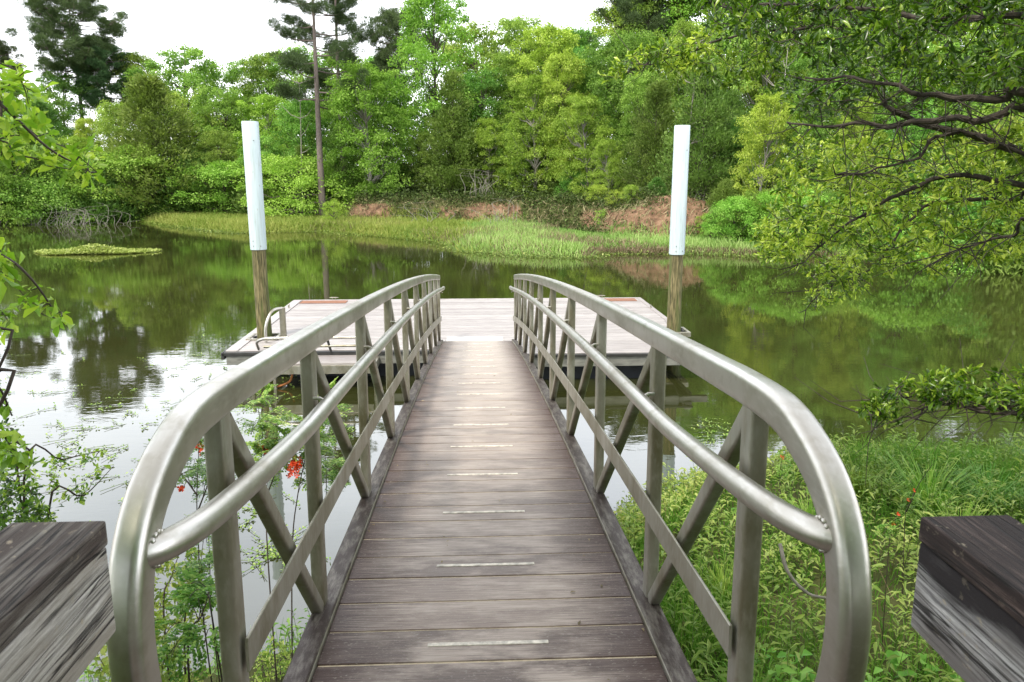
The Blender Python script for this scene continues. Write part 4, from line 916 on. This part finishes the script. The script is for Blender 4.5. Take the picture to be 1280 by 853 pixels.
def oak():
    rnd = random.Random(21); tx, ty = 7.4, 5.6; tz = float(hgt(tx, ty))
    root = empty('oak_tree', (tx, ty, tz), 'overhanging oak with dark twisted limbs reaching in from the right over the pond', 'tree')
    O = np.array([tx, ty, tz]); s = MB(); skel = []
    trunk = np.array([(tx, ty, tz-.2), (tx-.05, ty+.05, tz+1.2), (tx-.2, ty+.1, tz+2.4), (tx-.1, ty+.3, tz+3.8), (tx+.1, ty+.4, tz+6.5), (tx, ty+.5, tz+9)])
    def br(k, pts, r0, r1):
        P = [trunk[k]]+[atD(*p) for p in pts]; P = catmull(P, 5); P = P+np.array([[rnd.gauss(0, .018) for _ in range(3)] for _ in P])*(np.arange(len(P)) > 0)[:, None]
        P[1:-1] = (P[1:-1]*2+P[:-2]+P[2:])/4; s.tube(P-O, np.linspace(r0*.36, r1*.6, len(P)), 9, True); skel.extend(P[4:]); return P
    s.tube(trunk-O, [.26, .22, .19, .15, .10, .05], 14)
    br(2, [(1310, 205, 6.9), (1225, 172, 6.7), (1175, 160, 6.5), (1130, 143, 6.3), (1098, 128, 6.2)], .11, .022)
    br(2, [(1320, 150, 6.6), (1250, 148, 6.3), (1180, 150, 6.2), (1110, 155, 6.2), (1040, 157, 6.3), (980, 155, 6.5)], .10, .010)
    br(3, [(1320, 118, 6.0), (1260, 122, 5.8), (1190, 126, 5.8), (1140, 113, 5.7), (1080, 104, 5.7), (1010, 96, 5.9)], .09, .010)
    br(2, [(1330, 250, 6.8), (1240, 222, 6.9), (1170, 224, 6.8), (1120, 245, 6.7), (1080, 268, 6.7), (1035, 300, 6.8), (1000, 330, 6.9)], .075, .008)
    br(1, [(1330, 262, 7.4), (1270, 252, 7.4), (1200, 250, 7.4), (1150, 262, 7.4), (1120, 300, 7.3), (1090, 335, 7.3), (1050, 352, 7.2), (1005, 385, 7.2)], .055, .006)
    br(3, [(1320, 30, 5.6), (1220, 25, 5.4), (1130, 20, 5.5), (1040, 10, 5.6), (960, 5, 5.8), (900, 12, 6.0)], .07, .008)
    P = br(3, [(1300, -40, 6.6), (1150, -30, 6.5), (1050, 10, 6.4), (1000, 40, 6.3), (950, 38, 6.3), (890, 55, 6.4), (830, 72, 6.5), (790, 86, 6.6)], .06, .005)
    br(1, [(1330, 300, 6.2), (1270, 296, 6.1), (1210, 310, 6.2), (1160, 330, 6.4)], .045, .006)
    br(0, [(1340, 520, 5.9), (1280, 505, 5.7), (1220, 508, 5.6), (1170, 502, 5.6), (1110, 500, 5.6)], .05, .006)
    br(0, [(1340, 535, 5.9), (1250, 520, 5.6), (1165, 502, 5.6), (1150, 520, 5.6), (1120, 524, 5.5), (1080, 520, 5.5)], .04, .004)
    br(2, [(1300, 200, 6.6), (1180, 165, 6.4), (1150, 195, 6.3), (1100, 210, 6.2), (1045, 216, 6.2)], .05, .008)
    s.build('trunk', 'oak_bark', root, 'auto')
    T = []; lv = []
    def fill(poly, n, d0, d1, lvr, bx=None):  # lvr: leaf tone per region, canopy shade and backlight painted into it
        xs = [p[0] for p in poly]; ys = [p[1] for p in poly]; c = 0
        while c < n:
            x, y = rnd.uniform(min(xs), max(xs)), rnd.uniform(min(ys), max(ys))
            if in_poly(x, y, poly): T.append(atD(x, y, rnd.uniform(d0, d1))); lv.append(rnd.uniform(*lvr)); c += 1
    fill([(865, -60), (880, 30), (965, 62), (1010, 60), (1080, 75), (1150, 90), (1300, 112), (1400, 115), (1400, -60)], 1100, 4.8, 8.6, (-.15, .35))  # darker leaf tone stands in for shade in the upper canopy
    fill([(960, 70), (975, 120), (1000, 150), (1090, 140), (1200, 140), (1400, 130), (1400, 90), (1150, 80), (1040, 60)], 320, 6.2, 9, (-.1, .25))
    fill([(990, 170), (975, 215), (945, 285), (950, 325), (985, 330), (1015, 350), (998, 392), (1060, 372), (1110, 345), (1150, 322), (1200, 330), (1300, 322), (1400, 340), (1400, 160), (1250, 150), (1150, 178)], 1350, 6.4, 9.6, (.25, .85))  # lighter leaf tone stands in for backlight through the lower foliage
    fill([(940, 290), (960, 270), (990, 320), (960, 330)], 18, 6.8, 7.4, (.4, .8))
    fill([(745, 98), (800, 60), (860, 40), (900, 30), (905, 80), (860, 95), (800, 80), (760, 105)], 60, 6.2, 6.8, (.3, .7))
    fill([(880, 90), (960, 60), (965, 95), (905, 108)], 22, 6.0, 6.6, (.1, .5))
    fill([(1075, 512), (1100, 488), (1140, 468), (1200, 460), (1260, 470), (1290, 455), (1380, 460), (1380, 530), (1290, 525), (1240, 512), (1180, 505), (1140, 515), (1120, 530), (1085, 525)], 170, 5.2, 6.0, (.0, .4))
    fill([(1150, 330), (1180, 310), (1280, 310), (1280, 335), (1200, 325), (1165, 350)], 40, 6.4, 8, (.5, .9))
    fill([(1300, -60), (1300, 330), (1750, 260), (1750, -60)], 420, 5.4, 8.2, (0, .6))
    T = np.array(T); tw = grow(skel, T, .14, .0, .03, .0018, .012, rnd); b = MB(); tipd = {}
    for pts, rad in tw:
        b.tube(np.array(pts)-O, rad, 4, False); d = np.array(pts[-1])-np.array(pts[-2]); tipd[tuple(np.round(pts[-1], 4))] = d/np.linalg.norm(d)
    for _ in range(420):                               # bare twigs
        k = rnd.randrange(len(skel)); a = skel[k]; l = rnd.uniform(.15, .5); v = nrm(np.array([rnd.gauss(-.3, 1), rnd.gauss(0, 1), rnd.gauss(-.1, .8)])); c = a+v*l*.5+np.array([rnd.gauss(0, .03) for _ in range(3)])
        b.tube([a-O, c-O, a+v*l-O+np.array([0, 0, rnd.gauss(0, .05)])], [.005, .003, .0015], 4, False)
    b.build('twigs', 'oak_bark', root)
    dirs = [tipd.get(tuple(np.round(t, 4)), np.array([-.7, 0, .3])) for t in T]; lvd = {tuple(np.round(t, 4)): v for t, v in zip(T, lv)}
    # drop nothing: every tuft sits on its own twig; extra tufts on the way down the twig
    T2 = []; d2 = []; l2 = []
    for pts, rad in tw:
        for q in pts[1:-1]:
            if rnd.random() < .6: T2.append(np.array(q)); d2.append(nrm(np.array([rnd.gauss(-.2, 1), rnd.gauss(0, 1), rnd.gauss(.3, .6)]))); l2.append(min(1, max(0, lvd[tuple(np.round(pts[-1], 4))]+rnd.uniform(-.15, .2))))
    f = tufts(np.array(list(T)+T2)-O, dirs+d2, (7, 11), .066, 'oakleaf', root, 'foliage', .34, .55, lv+l2, rnd)
oak()
def branchy(name, label, cat, group, base, limbs, regs, per, size, m, bark, r0=.02, aspect=.45, spread=.8, rt_=.0016, step=.1, extra=.3):
    rnd = random.Random(len(label)); O = np.array(base); root = empty(name, base, label, cat, group); s = MB(); skel = []
    for pts in limbs:
        P = catmull([np.array(p) for p in pts], 5); s.tube(P-O, np.linspace(r0, rt_*1.5, len(P)), 6); skel.extend(P[len(P)//4:])
    T = []; lv = []
    for poly, n, d0, d1, lr in regs:
        xs = [p[0] for p in poly]; ys = [p[1] for p in poly]; c = 0
        while c < n:
            x, y = rnd.uniform(min(xs), max(xs)), rnd.uniform(min(ys), max(ys))
            if in_poly(x, y, poly): T.append(atD(x, y, rnd.uniform(d0, d1))); lv.append(rnd.uniform(*lr)); c += 1
    T = np.array(T); tw = grow(skel, T, step, 0, .012, rt_, .006, rnd); tipd = {}
    T2 = []; d2 = []
    for pts, rad in tw:
        s.tube(np.array(pts)-O, rad, 4, False); d = np.array(pts[-1])-np.array(pts[-2]); tipd[tuple(np.round(pts[-1], 4))] = d/np.linalg.norm(d)
        for q in pts[1:-1]:
            if rnd.random() < extra: T2.append(np.array(q)); d2.append(nrm(np.array([rnd.gauss(0, 1), rnd.gauss(0, 1), rnd.gauss(.4, .6)])))
    s.build('stems', bark, root, True)
    dirs = [tipd.get(tuple(np.round(t, 4)), np.array([.5, 0, .5])) for t in T]
    tufts(np.array(list(T)+T2)-O, dirs+d2, per, size, m, root, 'foliage', aspect, spread, lv+[rnd.uniform(.2, .7) for _ in T2], rnd)
    return root
bx = (-3.6, 1.9); bz = float(hgt(*bx))
branchy('sapling', 'yellow-green leafy sapling reaching in over the water from the upper left', 'sapling', None, (bx[0], bx[1], bz),
        [[(bx[0], bx[1], bz-.1), (bx[0]-.05, bx[1]+.1, bz+1.5), (bx[0], bx[1]+.1, bz+3.4), (bx[0]+.1, bx[1]+.2, bz+4.6)],
         [(bx[0], bx[1]+.05, bz+2.2), atD(-90, 60, 3.6), atD(0, 130, 3.3), atD(60, 185, 3.2), atD(110, 212, 3.2)], [(bx[0], bx[1]+.05, bz+2.), atD(-80, 130, 3.6), atD(0, 185, 3.5), atD(50, 200, 3.5)],
         [(bx[0]-.02, bx[1]+.05, bz+1.6), atD(-90, 280, 3.5), atD(0, 318, 3.3), atD(40, 350, 3.2), atD(75, 400, 3.2)], [(bx[0]-.02, bx[1]+.05, bz+1.1), atD(-60, 440, 3.2), atD(-5, 480, 3.1), atD(15, 520, 3.1)],
         [(bx[0]-.02, bx[1]+.05, bz+.8), atD(-60, 500, 2.9), atD(-10, 535, 2.8), atD(20, 552, 2.75), atD(42, 566, 2.7)]],
        [([(-120, 40), (0, 70), (45, 100), (60, 130), (45, 150), (100, 165), (140, 205), (145, 225), (90, 218), (40, 225), (0, 215), (-120, 200)], 95, 3.0, 3.8, (.3, 1)),
         ([(-100, 290), (0, 300), (40, 330), (55, 370), (88, 405), (60, 410), (20, 390), (0, 430), (-100, 420)], 46, 3.0, 3.6, (.3, .9)),
         ([(-60, 470), (0, 472), (30, 492), (10, 505), (-50, 510)], 8, 3.0, 3.3, (.1, .5)), ([(-40, 545), (10, 535), (45, 560), (42, 575), (0, 570)], 9, 2.65, 2.9, (.3, .8))],
        (6, 9), .062, 'youngleaf', 'dark_stem', .009, .42, .8)
def pt(px, py, D): return tuple(atD(px, py, D))
def gz(px, D): q = atD(px, 700, D); return float(hgt(q[0], q[1]))
def gp3(px, D): q = atD(px, 700, D); return (q[0], q[1], float(hgt(q[0], q[1]))-.03)
branchy('bush', 'small-leaved green bush with long twigs behind the left wooden railing', 'bush', None, gp3(20, 4.2),
        [[gp3(20, 4.2), pt(25, 620, 4.3), pt(20, 570, 4.4), pt(15, 535, 4.4)], [gp3(30, 4.2), pt(60, 645, 4.2), pt(105, 620, 4.2), pt(142, 583, 4.3)], [gp3(0, 4.2), pt(30, 600, 4.1), pt(80, 575, 4.2), pt(135, 562, 4.3)], [gp3(-20, 4.2), pt(-20, 600, 4.2), pt(-30, 540, 4.3)]],
        [([(-60, 560), (0, 590), (50, 610), (70, 640), (60, 680), (-60, 680)], 230, 3.8, 4.6, (0, .5)), ([(-40, 520), (20, 530), (35, 570), (60, 600), (0, 600), (-40, 580)], 40, 4.0, 4.6, (.2, .7)), ([(60, 600), (140, 580), (145, 590), (80, 640), (60, 640)], 12, 4.1, 4.4, (.3, .8)), ([(50, 575), (130, 560), (130, 570), (60, 590)], 10, 4.1, 4.4, (.3, .8))],
        (4, 7), .035, 'oakleaf', 'dark_stem', .008, .5, .9, .001, .06, .5)
branchy('bush', 'sprawling small-leaved bush at the foot of the left handrail loop', 'bush', None, gp3(200, 3.6),
        [[gp3(200, 3.6), pt(205, 780, 3.8), pt(215, 720, 4.0), pt(225, 690, 4.1)], [gp3(210, 3.6), pt(230, 790, 3.8), pt(250, 730, 3.9), pt(262, 700, 4.)], [gp3(190, 3.6), pt(185, 760, 3.7), pt(188, 720, 3.8)], [gp3(150, 3.), pt(140, 830, 3.1), pt(125, 800, 3.1)]],
        [([(185, 690), (235, 680), (275, 700), (270, 770), (230, 800), (190, 800)], 100, 3.6, 4.3, (.1, .7)), ([(120, 800), (150, 790), (170, 900), (110, 900)], 40, 2.9, 3.3, (.3, .8)), ([(170, 760), (215, 780), (260, 850), (180, 900)], 70, 3.2, 3.8, (.0, .6))],
        (4, 7), .034, 'herb', 'dark_stem', .007, .5, .9, .001, .06, .5)
branchy('bush', 'tiny leafy bush beside the left curb of the gangway near the water', 'bush', None, gp3(345, 4.2),
        [[gp3(345, 4.2), pt(350, 830, 4.6), pt(358, 806, 4.7)], [gp3(330, 4.2), pt(330, 840, 4.5), pt(325, 820, 4.6)]],
        [([(315, 820), (350, 800), (368, 810), (355, 853), (310, 860)], 60, 4.2, 4.9, (.2, .8))], (4, 7), .03, 'herb', 'dark_stem', .005, .5, .9, .001, .06, .5)

# flowering plants: feathery compound leaves and red-orange blossom clusters
def flower_plant(label, base, stems, clusters, fronds, sc=1., nl=1, m='herb', flw=.022, group='red-flowered plants'):
    rnd = random.Random(len(label)*3); O = np.array(base); root = empty('flowering_plant', base, label, 'plant', group); s = MB(); sk = []
    for st in stems:
        P = catmull([np.array(p) for p in st], 5); s.tube(P-O, np.linspace(.0045*sc, .0015*sc, len(P)), 6); sk.extend(P)
    sk = np.array(sk); P = []; D = []
    for (px, py, d) in fronds[::2]+fronds[1::4]:
        t = atD(px, py, d); k = int(np.argmin(np.linalg.norm(sk-t, axis=1)+np.maximum(0, sk[:, 2]-t[2])*2)); a = sk[k]
        pts = [a+(t-a)*u+np.array([0, 0, .04*math.sin(3.14*u)]) for u in np.linspace(0, 1, 6)]; s.tube(np.array(pts)-O, .0015*sc, 4, False)
        n = 9; ax = nrm(t-a); sd = nrm(np.cross(ax, [rnd.gauss(0, .2), rnd.gauss(0, .2), 1]))
        for j in range(n):
            u = .25+.75*j/(n-1); c = a+(t-a)*u+np.array([0, 0, .04*math.sin(3.14*u)])
            for sg in (-1, 1):
                l2 = .055*sc*(1-.4*abs(u-.6)); e = c+(sd*sg*1.+ax*.5)*l2
                for v in (.3, .6, .9):
                    cc = c+(e-c)*v
                    for s2 in (-1, 1): P.append(cc); D.append(ax*s2*.9+sd*sg*.6+np.array([0, 0, rnd.uniform(-.1, .2)]))
    s.build('stems', 'dark_stem', root, True)
    if P: leaves('foliage', np.array(P)-O, np.array(D), .022*sc*RNG.uniform(.8, 1.3, len(P)), m, root, .45, .05, 2, 'leaf')
    for (px, py, d, k) in clusters:
        t = atD(px, py, d); f = MB(); 
        kk = int(np.argmin(np.linalg.norm(sk-t, axis=1))); st = MB(); st.tube([sk[kk]-O, (sk[kk]+t)/2-O+np.array([0, 0, -.01]), t-O], .0018*sc, 4, False); st.build('flower_stalk', 'dark_stem', root)
        for j in range(k):
            c = t-O+np.array([rnd.gauss(0, 1), rnd.gauss(0, 1), rnd.gauss(0, .9)])*flw*(.8 if k > 4 else .3 if k > 2 else .05)
            for q in range(5):
                a = q*1.257+rnd.random(); dv = nrm(np.array([math.cos(a), math.sin(a)*.7-.4, math.sin(a)*.8+.2])); w_ = nrm(np.cross(dv, [rnd.gauss(0, .3), 1, rnd.gauss(0, .3)])); l = flw*rnd.uniform(.7, 1.1)
                f.add([c, c+dv*l*.55+w_*l*.3, c+dv*l+np.array([0, -.15*l, 0]), c+dv*l*.55-w_*l*.3], [(0, 1, 2, 3)])
        f.build('flower', 'petal', root)
rr_ = random.Random(3)
def fr(cx, cy, s, n, d): return [(rr_.gauss(cx, s), rr_.gauss(cy, s*.8), rr_.uniform(d-.25, d+.25)) for _ in range(n)]
flower_plant('tall thin red-flowered plant left of the first left post', gp3(262, 3.55),
    [[gp3(262, 3.55), pt(255, 780, 3.6), pt(248, 680, 3.7), pt(246, 620, 3.8), pt(248, 560, 3.9), pt(240, 530, 3.95)], [pt(247, 640, 3.8), pt(262, 600, 3.8), pt(272, 570, 3.8)], [pt(247, 620, 3.8), pt(225, 590, 3.9), pt(215, 580, 3.9)], [gp3(272, 3.5), pt(268, 800, 3.6), pt(262, 700, 3.7), pt(261, 660, 3.7)]],
    [(244, 526, 3.9, 6), (249, 521, 3.9, 3), (250, 555, 3.9, 5), (227, 611, 3.9, 3)], fr(240, 560, 24, 16, 3.9)+fr(232, 605, 18, 8, 3.85)+fr(272, 600, 14, 6, 3.8)+fr(262, 720, 22, 8, 3.7)+fr(272, 690, 18, 5, 3.6), .9)
flower_plant('bushy red-flowered plant with the largest blossom cluster, between the first two left posts', gp3(340, 4.2),
    [[gp3(335, 4.2), pt(335, 700, 4.6), pt(332, 620, 4.8), pt(330, 560, 4.9), pt(322, 505, 5.)], [gp3(350, 4.2), pt(365, 700, 4.7), pt(372, 620, 4.8), pt(385, 560, 4.9), pt(395, 520, 5.0)], [pt(333, 620, 4.8), pt(350, 580, 4.85), pt(368, 560, 4.9)]],
    [(371, 580, 4.85, 24), (366, 590, 4.85, 9), (327, 563, 4.9, 6), (385, 562, 4.9, 3), (337, 575, 4.8, 2)], fr(335, 545, 26, 26, 4.9)+fr(385, 545, 26, 22, 4.9)+fr(360, 520, 30, 12, 5.)+fr(350, 580, 24, 10, 4.8)+fr(410, 560, 16, 8, 5.), 1.15)
flower_plant('pale flower-bud plant with feathery leaves behind the second left post', gp3(400, 4.4),
    [[gp3(400, 4.6), pt(405, 680, 5.2), pt(408, 600, 5.4), pt(402, 520, 5.6)]], [], fr(412, 540, 22, 16, 5.5)+fr(425, 590, 14, 8, 5.4)+fr(395, 600, 14, 6, 5.4), 1.)
flower_plant('leafy upright stalk with broad fronds low beside the first left post', gp3(250, 3.1),
    [[gp3(225, 3.1), pt(235, 830, 3.2), pt(252, 770, 3.25), pt(262, 740, 3.3)], [gp3(285, 3.1), pt(268, 790, 3.2), pt(260, 740, 3.25)]], [], fr(250, 745, 16, 8, 3.25)+fr(235, 800, 18, 6, 3.2), 1.3, m='grass')
for i, (px, py, d, k, txt) in enumerate([(978, 572, 7.6, 5, 'red-flowered plant seen through the right loop, nearest the water'), (985, 560, 8.0, 3, 'small red-flowered plant at the water edge inside the right loop'), (1033, 618, 7.0, 2, 'faint red-flowered plant just left of the right loop tube'),
        (1115, 655, 5.6, 4, 'red-flowered plant left of the right wooden railing'), (1135, 625, 6.3, 3, 'tall red-flowered plant with a dark arching twig right of the loop'), (926, 640, 6.2, 3, 'red-flowered plant beside the first right brace'), (1048, 642, 6.4, 2, 'sparse red-flowered plant behind the right loop')]):
    b0 = gp3(px, d-.1); flower_plant(txt, b0, [[b0, pt(px-4, py+30, d), pt(px, py, d)]]+([[pt(px-2, py+15, d), pt(px+14, py-20, d), pt(px+32, py-46, d)]] if i == 4 else []), [(px, py, d, max(1, k-1)), (px+7, py-12, d, 1)], fr(px, py+15, 10, 4, d), .9, m='grass', flw=.02)
# dead stalks standing among the weeds
X, Y = scatter(.9, 11, 1.6, 8.8, 900, near_land)
blades('dead_stalks', X, Y, RNG.uniform(.25, .6, len(X)), .006, 'dryleaf', 'dry brown stalks standing among the weeds of the right bank', 'dead stalks', .5)
# dead curved vine on the right bank
s = MB(); s.tube(catmull([pt(975, 680, 4.6), pt(985, 715, 4.5), pt(1010, 742, 4.5), pt(1040, 750, 4.5), pt(1050, 765, 4.4)], 6), [.012]*6+[.010]*6+[.009]*6+[.008]*7, 7)
tag(s.build('vine', 'pale_bark', None, True), 'dead brown curved vine arching over the weeds inside the right loop', 'vine')
